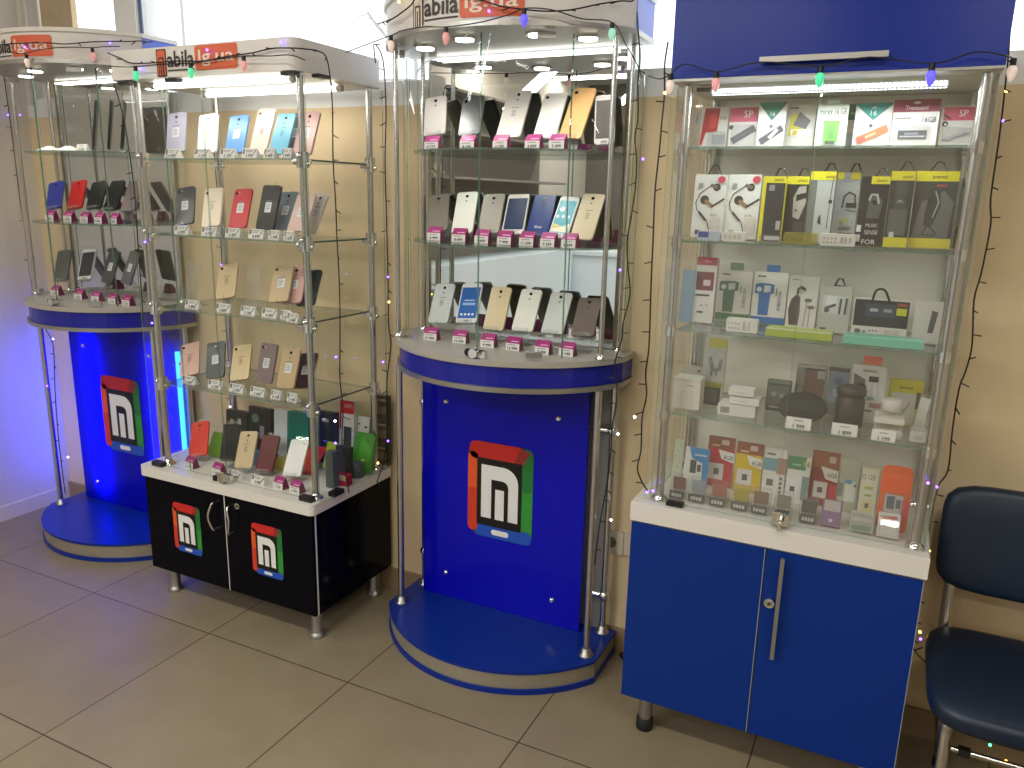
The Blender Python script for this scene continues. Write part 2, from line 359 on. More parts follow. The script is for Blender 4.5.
# ------------------------------------------------------------------ round kiosks
def arc(cx, cy, R, hw, n=28):
    a = math.asin(min(1, hw/R)); return [(cx+R*math.sin(-a+2*a*i/n), cy-R*math.cos(-a+2*a*i/n)) for i in range(n+1)]
YC = 2.375
def kiosk(cx, label, lit, lx):
    k = empty('display_kiosk', (cx, 2.12, 0), label, 'display kiosk', 'round phone kiosks'); L = dict(parent=k)
    def plan(R, hw, yb=2.322, dy=0): return arc(cx, YC+dy, R, hw)+[(cx+hw, yb), (cx-hw, yb)]
    MB().prism(plan(.465, .394, dy=-.009), .0, .018, BLUEB).build('bottom_rim', k, bevel=.003)
    MB().prism(plan(.459, .390, dy=-.009), .018, .070, BAND).build('plinth_band', k)
    MB().prism(plan(.464, .394, dy=-.009), .070, .080, BLUEB).build('base_plate', k, bevel=.002)
    for sx in (-1, 1):
        for y in (2.14, 2.296):
            p = MB(); x = cx+sx*.354
            p.cyl((x, y, .08), (x, y, .9555), .0112, CHROME); p.lathe((x, y, .08), [(.024, 0), (.024, .004), (.016, .008), (.0155, .022), (.0125, .024)], STEEL)
            p.build('post', k)
            q = MB(); q.cyl((x, y, 1.05), (x, y, 1.937), .0075, CHROME); q.lathe((x, y, 1.05), [(.016, 0), (.016, .005), (.0085, .014)], BRIGHT); q.build('upper_post', k)
            if y > 2.2:
                for z in (.215, .79):
                    MB().cyl((x-sx*.055, y, z), (x+sx*.012, y, z), .011, BRIGHT).cyl((x-sx*.062, y, z), (x-sx*.05, y, z), .016, BRIGHT).sphere((x, y, z), .019, BRIGHT).build('clamp', k)
    px0, px1 = cx-.333, cx+.285
    bp = MB().box(px0, px1, 2.252, 2.264, .081, .954, back_panel_mat() if lit else BLUEP).build('back_panel', k, label='blue board with four round bolts', bevel=.001)
    for x in (-.105*2, .105*2):
        for z in (.174, .817): MB().lathe((0, 0, 0), [(.011, 0), (.0105, .004), (.006, .008)], BRIGHT, 14).build('bolt', bp).matrix_local = Matrix.Translation((cx-.0265+x, 2.252, z)) @ Matrix.Rotation(rad(90), 4, 'X')
    emblem(bp, cx-.0225, .352, .247, .345, 2.2505)
    MB().box(cx-.33, cx+.338, 2.31, 2.318, .081, .954, GREYD).build('rear_board', k)
    if lit:
        for x in (px0-.02, px1+.022):
            MB().cyl((x, 2.29, .2), (x, 2.29, .84), .010, AZURE if x > cx else mat('deep_blue_led_tube', (16, 24, 255), .5, emit=5.)).build('led_tube', k, label='glowing blue light tube')
        for x, y, e in ((cx-.20, 2.286, 8), (cx+.21, 2.286, 4.5), (cx-.40, 2.25, 1.3)):
            a = bpy.data.lights.new('blue_lamp', 'AREA'); a.shape = 'RECTANGLE'; a.size = .03; a.size_y = .7; a.energy = e; a.color = (.03, .06, 1)
            o = bpy.data.objects.new('blue_lamp', a); COL.objects.link(o); o.location = (x, y, .5)
            o.rotation_euler = (rad(-90), 0, 0) if y > 2.27 else (rad(-90), 0, rad(-70))
    # ring and display floor
    MB().prism(plan(.432, .402), .956, .971, STEEL).build('ring_lip', k, bevel=.002)
    MB().prism(plan(.422, .395), .971, 1.033, BLUER).build('ring_band', k)
    MB().prism(plan(.434, .404), 1.033, 1.05, GREYL).build('display_floor', k, bevel=.003)
    # glass drum
    a0 = math.asin(.385/.405)
    R = .405
    ang = [-a0, math.asin(.035/R), math.asin(.262/R), a0]
    for i in range(3):
        g = MB(); n = 14; A, B = ang[i]+.0025, ang[i+1]-.0025
        P = [(cx+R*math.sin(A+(B-A)*j/n), YC-R*math.cos(A+(B-A)*j/n)) for j in range(n+1)]
        g.add([(x, y, z) for z in (1.056, 1.93) for x, y in P], [(j, j+1, n+2+j, n+1+j) for j in range(n)], GLASS, True)
        for j in (0, n):
            x, y = P[j]; g.box(x-.0009, x+.0009, y-.002, y+.002, 1.056, 1.93, EDGE)
        g.build('glass_door', k)
    for sx in (-1, 1):
        x = cx+sx*.385
        MB().xpane(x-.002, x+.002, 2.262, 2.312, 1.052, 1.93, GLASS, EDGE).build('side_glass', k)
    for a, z in ((-.95, 1.066), (-.95, 1.922), (.50, 1.066), (.52, 1.922)):
        x, y = cx+R*math.sin(a), YC-R*math.cos(a)
        h = MB(); h.M = Matrix.Translation((x, y, z)) @ Matrix.Rotation(a, 4, 'Z'); h.box(-.024, .024, -.008, .008, -.008, .008, STEEL); h.build('hinge', k, bevel=.001)
    x, y = cx+R*math.sin(ang[1]), YC-R*math.cos(ang[1])
    l = MB().box(x-.03, x+.03, y-.012, y+.008, 1.051, 1.072, BRIGHT); l.cyl((x, y-.012, 1.066), (x, y-.03, 1.066), .014, BRIGHT); l.cyl((x-.02, y-.014, 1.066), (x-.02, y-.02, 1.066), .012, BLK); l.build('lock', k, bevel=.001)
    for z in (1.362, 1.634):
        o = arc(cx, YC, .372, .338)+[(cx+.338, 2.305), (cx-.338, 2.305)]
        sh = MB().prism(o, z, z+.006, SHELFG, EDGE); sh.build('glass_shelf', k)
    MB().box(cx-.345, cx+.33, 2.3135, 2.3185, 1.052, 1.93, MIRROR).build('mirror', k, label='mirror closing the back of the glass drum')
    # canopy
    MB().prism(plan(.455, .404), 1.937, 1.951, STEEL).build('canopy_lip', k, bevel=.002)
    cb = MB(); o = arc(cx, YC, .45, .40); n = len(o)
    cb.add([(x, y, z) for z in (1.951, 2.042) for x, y in o], [(i, i+1, n+i+1, n+i) for i in range(n-1)], CANW, True)
    cb.box(cx-.4, cx+.4, 2.316, 2.322, 1.951, 2.042, CANW); cb.build('canopy_band', k)
    for sx in (-1, 1): MB().box(cx+sx*.397-.004, cx+sx*.397+.004, 2.165, 2.318, 1.951, 2.042, BLUES).build('canopy_side', k, label='blue straight end of the canopy, coloured paler for window light')
    MB().prism(plan(.458, .406), 2.042, 2.056, CANW).build('canopy_top', k, bevel=.002)
    for x, y in ((-.24, 2.13), (-.06, 2.05), (.16, 2.06), (.27, 2.15)):
        s = MB().cyl((cx+x, y, 1.937), (cx+x, y, 1.931), .034, BRIGHT, 20); s.cyl((cx+x, y, 1.9305), (cx+x, y, 1.928), .026, DISC, 20); s.build('spotlight', k, label='glowing round spotlight')
        a = bpy.data.lights.new('spot', 'SPOT'); a.energy = 2.2; a.spot_size = rad(130); a.spot_blend = .7; a.shadow_soft_size = .03; a.color = (1, .96, .9)
        oo = bpy.data.objects.new('spot', a); COL.objects.link(oo); oo.location = (cx+x, y, 1.922)
    MB().box(cx-.3, cx+.3, 2.292, 2.300, 1.924, 1.931, TUBE).build('lamp_tube', k)
    def fn(x, z, l):
        a = (x+lx)/.45; r = .4512+.0006*l; return (cx+r*math.sin(a), YC-r*math.cos(a), 1.9885+z)
    shop_logo(k, fn, False)
    return k
CX3, CX1 = -1.110, -2.992
kiosk(CX3, 'tall round blue kiosk with mirrored glass drum, between black and blue cabinets', False, 0.)
kiosk(CX1, 'round blue phone kiosk glowing blue, standing at the left wall', True, .015)

# ------------------------------------------------------------------ square black cabinet
c2 = empty('display_cabinet', (-2.025, 2.09, 0), 'square glass phone display cabinet on black two-door base', 'display cabinet')
X0, X1, Y0, Y1 = -2.42, -1.632, 1.876, 2.318
b = MB().box(X0, X1, Y0+.018, Y1, .105, .476, BLACKP)
b.build('carcass', c2, label='glossy black cabinet body', bevel=.001)
MB().box(X1-.006, X1+.001, Y0+.012, Y0+.0175, .105, .476, WHITEL).build('corner_trim', c2, label='white edge strip')
for a, bx, hs, hx in ((X0, -2.026, 1, -2.068), (-2.022, X1-.001, -1, -1.994)):
    d = MB().box(a, bx, Y0, Y0+.0165, .106, .474, BLACKP, WHITEL if 0 else BLACKP).build('door', c2, bevel=.001, label='black door with coloured emblem')
    h = MB(); h.tube(smooth_path([(hx, Y0, .435), (hx, Y0-.018, .432), (hx-hs*.012, Y0-.026, .385), (hx, Y0-.018, .338), (hx, Y0, .335)]), .0042, BRIGHT, 8); h.build('handle', d, label='curved chrome handle')
    emblem(d, -2.217 if hs > 0 else -1.835, .207, .137, .19, Y0-.0008)
    if hs < 0: MB().cyl((-1.960, Y0, .443), (-1.960, Y0-.006, .443), .011, BRIGHT).cyl((-1.960, Y0-.0062, .443), (-1.960, Y0-.0072, .443), .005, BLK).build('lock', d)
MB().box(-2.0255, -2.0225, Y0-.001, Y0+.016, .106, .475, WHITEL).build('door_trim', c2, label='white strip between the doors')
for x in (-2.365, -1.672):
    for y in (1.925, 2.262):
        MB().lathe((x, y, 0), [(.028, 0), (.029, .006), (.022, .014), (.019, .02), (.019, .105)], STEEL).build('leg', c2)
MB().prism([(p[0], p[1]) for p in rr(X0-.012, X1+.012, Y0-.014, Y1+.004, .02, 5)], .477, .514, WHITEL).build('worktop', c2, bevel=.012)
PX = (-2.347, -1.656); PY = (1.925, 2.262); Z2 = (1.6, 1.351, 1.097, .822)
for x in PX:
    for y in PY:
        p = MB(); p.cyl((x, y, .514), (x, y, 1.85), .0108, CHROME); p.lathe((x, y, .514), [(.026, 0), (.026, .005), (.016, .012), (.0125, .02)], BRIGHT); p.build('post', c2)
        for z in Z2:
            q = MB().cyl((x, y, z-.022), (x, y, z+.024), .0195, BRIGHT); sx = 1 if x < -2 else -1; sy = 1 if y < 2.1 else -1
            q.cyl((x, y, z-.004), (x+sx*.034, y, z-.004), .009, BRIGHT); q.cyl((x, y, z-.004), (x, y+sy*.03, z-.004), .009, BRIGHT); q.sphere((x, y-.02*sy, z+.012), .008, BRIGHT); q.sphere((x-sx*.02, y, z-.01), .008, BRIGHT)
            q.build('shelf_clamp', c2)
for z in Z2: MB().zpane(PX[0]+.012, PX[1]-.014, PY[0]-.012, PY[1]-.012, z, z+.006, SHELFG, EDGE).build('glass_shelf', c2)
for z in Z2: MB().box(PX[1]-.016, PX[1]-.0145, PY[0]-.012, PY[1]-.012, z+.0003, z+.0057, mat('dark_glass_edge', (40, 56, 50), .3)).build('shelf_edge', c2)
gy = 1.892
for a, bx in ((-2.385, -2.2), (-2.197, -2.026), (-2.022, -1.62)): MB().box(a, bx, gy, gy+.0045, .522, 1.838, GLASS, EDGE).build('glass_door', c2)
for x in (-2.392, -1.618): MB().xpane(x-.002, x+.002, gy+.008, 2.285, .518, 1.84, GLASS, EDGE).build('side_glass', c2)
for x, z in ((-2.36, .519), (-1.665, .519), (-2.36, 1.842), (-1.665, 1.842), (-2.14, 1.842)): MB().box(x-.026, x+.026, gy-.010, gy+.014, z-.005, z+.012 if z < 1 else z+.006, BLK).build('hinge', c2)
MB().box(-1.632, -1.604, 1.96, 2.01, .5145, .53, BLK).build('hinge', c2)
MB().box(-1.632, -1.604, 1.95, 2.00, 1.838, 1.848, BLK).build('hinge', c2)
l = MB().box(-2.055, -1.995, gy-.012, gy+.004, .516, .545, BRIGHT); l.cyl((-2.02, gy-.012, .531), (-2.02, gy-.03, .531), .012, BRIGHT); l.box(-2.075, -2.057, gy-.014, gy+.002, .514, .532, BLK); l.build('lock', c2, bevel=.001)
cn = MB().prism([(p[0], p[1]) for p in rr(X0-.01, X1-.003, Y0+.004, 2.32, .035, 6)], 1.85, 1.94, CANW); cn.build('canopy', c2, bevel=.006)
def fn(x, z, l): return (-2.022+x*1.0, Y0+.0035-.0006*l, 1.894+z)
shop_logo(c2, fn, True)
for y in (1.96, 2.18):
    MB().cyl((-2.3, y, 1.838), (-1.72, y, 1.838), .0095, TUBE, 12).cyl((-2.32, y, 1.838), (-2.3, y, 1.838), .0105, WHITEL, 12).cyl((-1.72, y, 1.838), (-1.7, y, 1.838), .0105, WHITEL, 12).build('lamp_tube', c2, label='glowing fluorescent tube')
    a = bpy.data.lights.new('tube_lamp', 'AREA'); a.shape = 'RECTANGLE'; a.size = .55; a.size_y = .03; a.energy = .7; a.color = (1, .97, .92)
    o = bpy.data.objects.new('tube_lamp', a); COL.objects.link(o); o.location = (-2.0, y, 1.824)

# ------------------------------------------------------------------ blue accessory cabinet
c4 = empty('accessory_cabinet', (-.215, 2.13, 0), 'blue two-door accessory cabinet with white shelved glass case', 'display cabinet')
A0, A1, F4, B4 = -.572, .140, 1.94, 2.322
MB().box(A0+.004, A1-.004, F4+.02, B4, .125, .658, mat('cabinet_grey_side', (168, 164, 156), .4)).build('carcass', c4)
for a, bx in ((A0, -.219), (-.215, A1)):
    eb = mat('cabinet_edge_band', (150, 158, 178), .4)
    d = MB().box(a, bx, F4, F4+.018, .121, .656, BLUEC, eb)
    d.box(bx-.0018, bx, F4-.0004, F4+.001, .121, .656, eb); d = d.build('door', c4, label='glossy blue door', bevel=.0008)
    if a > -.3:
        h = MB().box(-.178, -.1685, F4-.026, F4-.018, .368, .648, STEEL); h.box(-.177, -.17, F4-.018, F4, .40, .41, STEEL); h.box(-.178, -.17, F4-.018, F4, .6, .61, STEEL); h.build('handle', d, label='long vertical bar handle', bevel=.001)
        MB().cyl((-.196, F4, .512), (-.196, F4-.008, .512), .013, BRIGHT).cyl((-.196, F4-.0082, .512), (-.196, F4-.0095, .512), .008, STEEL).cyl((-.196, F4-.0096, .512), (-.196, F4-.0105, .512), .003, BLK).build('lock', d)
for x in (-.510, .075):
    for y in (1.99, 2.27):
        MB().cyl((x, y, .03), (x, y, .125), .019, STEEL).lathe((x, y, 0), [(.024, 0), (.025, .004), (.024, .034), (.02, .036)], RUB).build('leg', c4)
MB().box(A0-.004, A1+.005, F4-.006, B4, .662, .716, WHITEL).build('worktop', c4, bevel=.003)
Z4 = (1.632, 1.406, 1.18, .955); WT = .716
C0, C1 = -.530, .128
MB().box(C0, C1, 2.306, 2.318, .717, 1.778, mat('case_white', (232, 227, 214), .45)).build('back_board', c4)
for x in (-.512, .112):
    for y in (1.985, 2.288):
        MB().cyl((x, y, .717), (x, y, 1.78), .011, CHROME).lathe((x, y, .717), [(.021, 0), (.021, .004), (.0115, .014)], BRIGHT).build('post', c4)
        for z in Z4: MB().cyl((x, y, z-.012), (x, y, z+.012), .0145, BRIGHT).build('shelf_clamp', c4)
for z in Z4: MB().zpane(-.497, .097, 1.992, 2.30, z, z+.006, SHELFG, EDGE).build('glass_shelf', c4)
for x in (-.534, .132): MB().xpane(x-.002, x+.002, 1.975, 2.30, .72, 1.775, GLASS, EDGE).build('side_glass', c4)
HAZY = glass_mat('hazy_glass', (.985, .99, .985), .03, .8, .05, (205, 198, 180))  # milky reflection haze painted into the door glass as pale diffuse
MB().box(-.546, -.204, 1.958, 1.9625, .722, 1.775, HAZY, EDGE).build('glass_door', c4)
MB().box(-.208, .142, 1.9645, 1.969, .722, 1.775, HAZY, EDGE).build('glass_door', c4)
for x in (-.462,): MB().box(x-.022, x+.022, 1.948, 1.972, .7165, .728, BLK).build('hinge', c4)
l = MB().box(-.213, -.173, 1.944, 1.957, .722, .752, BRIGHT); l.cyl((-.192, 1.944, .736), (-.192, 1.925, .736), .009, BRIGHT); l.box(-.196, -.188, 1.92, 1.93, .7165, .738, BRIGHT); l.build('lock', c4, bevel=.001)
MB().box(-.498, -.462, 2.01, 2.03, 1.768, 1.776, mat('dark_brown_clip', (70, 58, 48), .5)).build('clip', c4)
s = MB().box(-.46, .045, 1.995, 2.009, 1.757, 1.772, LEDBASE)
for i in range(56): s.box(-.455+i*.0089, -.449+i*.0089, 1.9935, 1.995, 1.760, 1.769, LEDS)
for i in range(56): s.box(-.455+i*.0089, -.449+i*.0089, 1.998, 2.006, 1.7558, 1.757, LEDS)
s.build('led_strip', c4, label='glowing strip of small white leds')
a = bpy.data.lights.new('strip_lamp', 'AREA'); a.shape = 'RECTANGLE'; a.size = .5; a.size_y = .02; a.energy = 1.7; a.color = (.93, .97, 1)
o = bpy.data.objects.new('strip_lamp', a); COL.objects.link(o); o.location = (-.2, 2.03, 1.752); o.rotation_euler = (rad(-12), 0, 0)
U0, U1 = -.544, .139
MB().box(U0, U1, F4+.018, B4, 1.782, 2.32, mat('overhead_white', (236, 236, 236), .4)).build('overhead_box', c4, label='white side and bottom of the overhead cupboard')
fl = MB().box(U0, U1, F4, F4+.0165, 1.788, 2.318, BLUEU).build('flap', c4, label='blue lift-up flap', bevel=.001)
h = MB(); h.M = Matrix.Translation((-.208, F4-.02, 1.8175)); h.box(-.131, .131, -.004, .004, -.006, .006, STEEL); h.box(-.1, -.09, .004, .02, -.003, .003, STEEL); h.box(.09, .1, .004, .02, -.003, .003, STEEL); h.build('handle', fl, bevel=.001)
MB().box(U0, U1, F4, F4+.0165, 1.782, 1.7875, STEEL).build('edge_strip', c4)

# ------------------------------------------------------------------ chair
ch = empty('chair', (.42, 1.98, 0), 'navy vinyl chair with chrome tube frame beside the blue cabinet', 'chair')
def cushion(w, h, t, n=48, p=6.0):
    rows = []; out = []
    for i in range(n):
        a = 2*math.pi*i/n; ca, sa = math.cos(a), math.sin(a)
        r = (abs(ca)**p+abs(sa)**p)**(-1/p); out.append((w/2*r*ca, h/2*r*sa))
    for s_, z in ((.90, -.5), (.975, -.4), (1, -.15), (1, .12), (.985, .3), (.95, .42), (.86, .49), (.6, .55), (.3, .58)):
        rows.append([(x*s_, y*s_, z*t) for x, y in out])
    vs = [q for r in rows for q in r]; L = len(rows)
    fs = [(j*n+i, j*n+(i+1) % n, (j+1)*n+(i+1) % n, (j+1)*n+i) for j in range(L-1) for i in range(n)]+[tuple(reversed(range(n))), tuple(range((L-1)*n, L*n))]
    return vs, fs
q = MB(); q.M = Matrix.Translation((0.414, 1.968, .424)) @ Matrix.Rotation(rad(1), 4, 'X'); vs, fs = cushion(.48, .42, .055); q.add(vs, fs, CHW, True); q.build('seat', ch, label='navy padded seat')
q = MB(); q.M = Matrix.Translation((0.414, 2.185, .69)) @ Matrix.Rotation(rad(80), 4, 'X'); vs, fs = cushion(.48, .275, .05); q.add(vs, fs, CHW, True); q.build('backrest', ch, label='navy padded backrest')
for sx in (-1, 1):
    x = 0.414+sx*.195
    MB().tube(smooth_path([(x-sx*.045, 2.215, .012), (x-sx*.024, 2.195, .2), (x, 2.185, .385), (x, 2.19, .42), (x, 2.213, .5), (x, 2.235, .66)]), .0135, CHR, 10).cyl((x-sx*.045, 2.215, 0), (x-sx*.045, 2.215, .03), .017, RUB).build('back_leg', ch)
    MB().tube(smooth_path([(x, 1.76, .012), (x, 1.79, .2), (x, 1.815, .36), (x, 1.85, .385), (x, 2.17, .381)]), .0125, CHR, 10).cyl((x, 1.759, 0), (x, 1.761, .03), .017, RUB).build('front_leg', ch)
zb = ony(950, 748, 1.803).z
MB().cyl((.232, 1.803, zb), (.612, 1.803, zb), .0065, CHR).box(.246, .27, 1.795, 1.811, zb-.009, zb+.009, BLK).build('stretcher', ch)

# ------------------------------------------------------------------ wall sockets, cable
for x, z, lb in ((-.752, .397, 'white round wall socket between the tall kiosk and the blue cabinet'), (-.668, .401, 'second wall socket, half hidden behind the blue cabinet')):
    s = MB().slab(rr(x-.041, x+.041, z-.041, z+.041, .006), WALL-.012, WALL-.0005, mat('socket_plastic', (212, 200, 180), .4)); 
    o = s.build('wall_socket', label=lb, cat='socket', bevel=.002)
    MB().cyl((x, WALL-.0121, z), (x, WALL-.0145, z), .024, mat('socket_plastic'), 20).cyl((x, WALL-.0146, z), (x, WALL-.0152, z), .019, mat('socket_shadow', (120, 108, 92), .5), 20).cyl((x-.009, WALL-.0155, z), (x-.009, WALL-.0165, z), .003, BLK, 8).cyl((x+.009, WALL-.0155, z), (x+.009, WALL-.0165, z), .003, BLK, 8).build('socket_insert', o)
MB().tube(smooth_path([(-.69, 2.318, .006), (-.687, 2.30, .005), (-.66, 2.285, .005), (-.6, 2.25, .005), (-.45, 2.19, .005)]), .004, RUB).build('cable', label='thin black cable lying on the floor by the tall kiosk', cat='cable')

# ------------------------------------------------------------------ phones, stands, price tags
LENS = mat('lens_black', (8, 8, 10), .1); STK = cm((222, 224, 226), .5); STT = cm((120, 124, 130))
def phone(desc, bpx, tpx, col, Y, zsh, H=.142, kind='back', W=.072, cam='mid', stick='white', scr=(24, 30, 44), group=None, stand=True, frame=None, metal=.0, art=None, slabel='', sw=.36):
    B = ony(bpx[0], bpx[1], Y)
    B.z = max(B.z, zsh+.016)
    d = ray(*tpx); oc = EYE-B; a = d.dot(d); b_ = 2*oc.dot(d); c = oc.dot(oc)-H*H; k = b_*b_-4*a*c
    t = (-b_+math.sqrt(k))/(2*a) if k > 0 else -b_/(2*a)
    T = EYE+d*t; u = (T-B).normalized()
    if u.y < .12: u.y = .12; u.normalize()
    if u.y > .52: u.y = .52; u.normalize()
    X = (u.cross(V((0, 0, 1)))).normalized()*.5+V((1, 0, 0)); X = (X-u*X.dot(u)).normalized(); Yb = u.cross(X)
    B.z = max(B.z, zsh+.015+W*.5*abs(X.z))
    M = Matrix((X, Yb, u)).transposed().to_4x4(); M.translation = B
    body = mat('phone_%02x%02x%02x' % col, col, .3, metal)
    th = .008
    p = MB(); r = .009
    p.slab(rr(-W/2, W/2, 0, H, r, 4), 0, th, body, cm(frame, .3) if frame else None)
    o = p.build('smartphone', label=desc, cat='phone', group=group, bevel=.0012); o.matrix_world = M
    if kind == 'back':
        q = MB()
        cx = {'mid': 0, 'left': -W*.34, 'right': W*.3, 'none': 0}[cam]
        if cam != 'none':
            q.face(ell(cx, H-.016, .0052, .0052, 14), -.0006, LENS)
            if cam == 'mid': q.face(ell(0, H-.034, .0035, .0035, 12), -.0006, cm(tuple(int(v*.6) for v in col)))
            else: q.face(ell(cx+.011, H-.0145, .0025, .0025, 10), -.0006, STK)
            q.build('camera_lens', o, label='dark round camera lens')
        if stick:
            q = MB(); sw, sh = (.026, .034) if stick == 'white' else (.02, .03)
            z = H*.5
            if stick == 'white': q.face(rect(-sw/2, z-sh/2, sw/2, z+sh/2), -.0006, STK)
            g = STT if stick == 'white' else cm(tuple(int(v*.62) for v in col))
            for i in range(5): q.face(rect(-sw*.36, z+sh*(.3-i*.15), sw*(.36 if i % 2 else .22), z+sh*(.36-i*.15)), -.0009, g)
            q.face(rect(-.012, z+sh*.62, .012, z+sh*.70), -.0006, g)
            q.build('sticker' if stick == 'white' else 'back_print', o)
        if art: put = MB(); put_text(put, art, .009, 0, H*.22, -.0007, WHT, .9); put.build('back_print', o)
    else:
        q = MB(); q.face(rect(-W/2+.004, .016, W/2-.004, H-.015), -.0006, mat('scr_%02x%02x%02x' % scr, scr, .28))
        if kind == 'wall':
            for i in range(4): q.face([(-W/2+.005, .018), (W/2-.005, .018), (W/2-.005, .03+.006*i), (-W/2+.005, .048-.009*i)], -.0008-.0001*i, cm([(226, 214, 150), (214, 196, 120), (236, 226, 190), (240, 236, 214)][i], .3))
            q.face(ell(-.012, H*.68, .009, .009), -.0011, cm((226, 240, 240)))
            for i in range(3): q.face(ell(-.02+.018*i, H*.5, .005, .006), -.0011, cm((226, 240, 240)))
        if kind == 'launch':
            for i in range(4): q.face(rr(-.024+.013*i, -.016+.013*i, .026, .034, .003, 2), -.0009, WHT)
            q.face(rect(-.018, H*.55, .018, H*.575), -.0009, cm((190, 210, 235))); q.face(rect(-.022, H*.44, .022, H*.5), -.0009, cm((150, 185, 225)))
        q.face(rr(-.009, .009, .004, .010, .002, 2), -.0006, cm(tuple(int(v*.7) for v in col)))
        q.build('screen', o, label='glass screen')
    if stand:
        s = MB(); dz = (B.z-zsh-.001)/max(u.z, .3); Xh = V((X.x, X.y, 0)).normalized()
        p0 = B+Yb*(th+.003)-u*(dz-.013-.1*max(0, u.y-.4)-W*sw*abs(X.z)); p1 = B+Yb*(th+.003)+u*(H*(1.1 if group == G2 else .9))
        s.obox((p0+p1)/2, X*(W*sw), Yb*.0013, (p1-p0)/2, ACRYL)
        s.obox(B-u*.003+Yb*.001, X*(W*sw), Yb*.011, u*.0012, ACRYL)
        s.obox(B+u*.003-Yb*.0085, X*(W*sw), Yb*.001, u*.005, ACRYL)
        hy = V((Yb.x, Yb.y, 0)).normalized(); pf = V((p0.x, p0.y, zsh+.0026))
        lim = min(.05, max(.01, (YLIM-pf.y)/max(hy.y, .3)))
        s.obox(pf+hy*(lim/2), Xh*(W*sw), hy*(lim/2), V((0, 0, .0012)), ACRYL)
        s.build('phone_stand', label=slabel, cat='phone stand', group='clear acrylic phone stands')
    return o
YLIM = 2.25
MAG = cm((158, 38, 112), .35); MAGD = cm((120, 30, 84), .4); PINKP = cm((226, 170, 204)); TW = cm((228, 226, 222)); TX = cm((40, 38, 40)); TG = cm((150, 146, 146))
def ktag(desc, px, py, Y, z, price, yaw=0, w=.047):
    x = ony(px, py, Y).x; M = Matrix.Translation((x, Y, z+.0006)) @ Matrix.Rotation(rad(yaw), 4, 'Z') @ Matrix.Diagonal((1, .9, .9, 1))
    g = MB(); h = w/2
    vs = [(-h, 0, 0), (h, 0, 0), (h, .002, .025), (-h, .002, .025), (h, .020, .046), (-h, .020, .046), (h, .034, 0), (-h, .034, 0)]
    g.add(vs, [(0, 1, 2, 3)], TW); g.add(vs, [(3, 2, 4, 5)], MAG); g.add(vs, [(5, 4, 6, 7), (1, 6, 4, 2), (0, 3, 5, 7), (0, 7, 6, 1)], MAGD)
    put_text(g, price, .0095, 0, .0085, -.0006, TX, 1.0, .02)
    g.add([(-h*.7, -.0004+.0012, .0185), (h*.5, -.0004+.0012, .0185), (h*.5, -.0003+.0013, .021), (-h*.7, -.0003+.0013, .021)], [(0, 1, 2, 3)], TG)
    n = V((0, -.76, .65)); d = V((0, .65, .76))
    for i, (a, b2) in enumerate(((-.3, .8),)):
        c = V((0, .002, .025))+d*.006+n*.0006; g.add([c+V((h*a, 0, 0)), c+V((h*b2, 0, 0)), c+V((h*b2, 0, 0))+d*.004, c+V((h*a, 0, 0))+d*.004], [(0, 1, 2, 3)], PINKP)
    o = g.build('price_tag', label=desc, cat='price tag', group='magenta and white price tags'); o.matrix_world = M; return o
def wtag(desc, px, py, Y, z, price, yaw=0, w=.066, h=.030, plain=False):
    x = ony(px, py, Y).x; M = Matrix.Translation((x, Y, z+.0006)) @ Matrix.Rotation(rad(yaw), 4, 'Z')
    g = MB(); a = w/2
    vs = [(-a, 0, 0), (a, 0, 0), (a, .008, h), (-a, .008, h), (a, .024, 0), (-a, .024, 0)]
    g.add(vs, [(0, 1, 2, 3), (3, 2, 4, 5), (1, 4, 2), (0, 3, 5), (0, 5, 4, 1)], TW)
    def P(u0_, v0, u1, v1, m, e=.0005):
        f = lambda u, v: V((u*a, v*.008-e, v*h))
        g.add([f(u0_, v0), f(u1, v0), f(u1, v1), f(u0_, v1)], [(0, 1, 2, 3)], m)
    if not plain:
        P(-.9, .45, -.62, .92, TX); P(-.84, .55, -.68, .8, TG, .0008); P(-.5, .62, .3, .70, TG); P(-.5, .78, .5, .86, TG)
        g.add([V((.55*a, .003, .45*h-.0)), V((.62*a, .003, .42*h)), V((.95*a, .0066, .9*h)), V((.86*a, .0066, .92*h))], [(0, 1, 2, 3)], TX)
        for q in g.v[-4:]: q.y -= .0012
    else:
        P(-.35, .7, .35, .78, TG)
    vs, fs = text2d(price, h*.36, .06*a, h*.25, 1., .02)
    g.add([(x_, zz*.008/h-.0007, zz) for x_, zz in vs], fs, TX)
    o = g.build('price_tag', label=desc, cat='price tag', group='white price tags'); o.matrix_world = M; return o

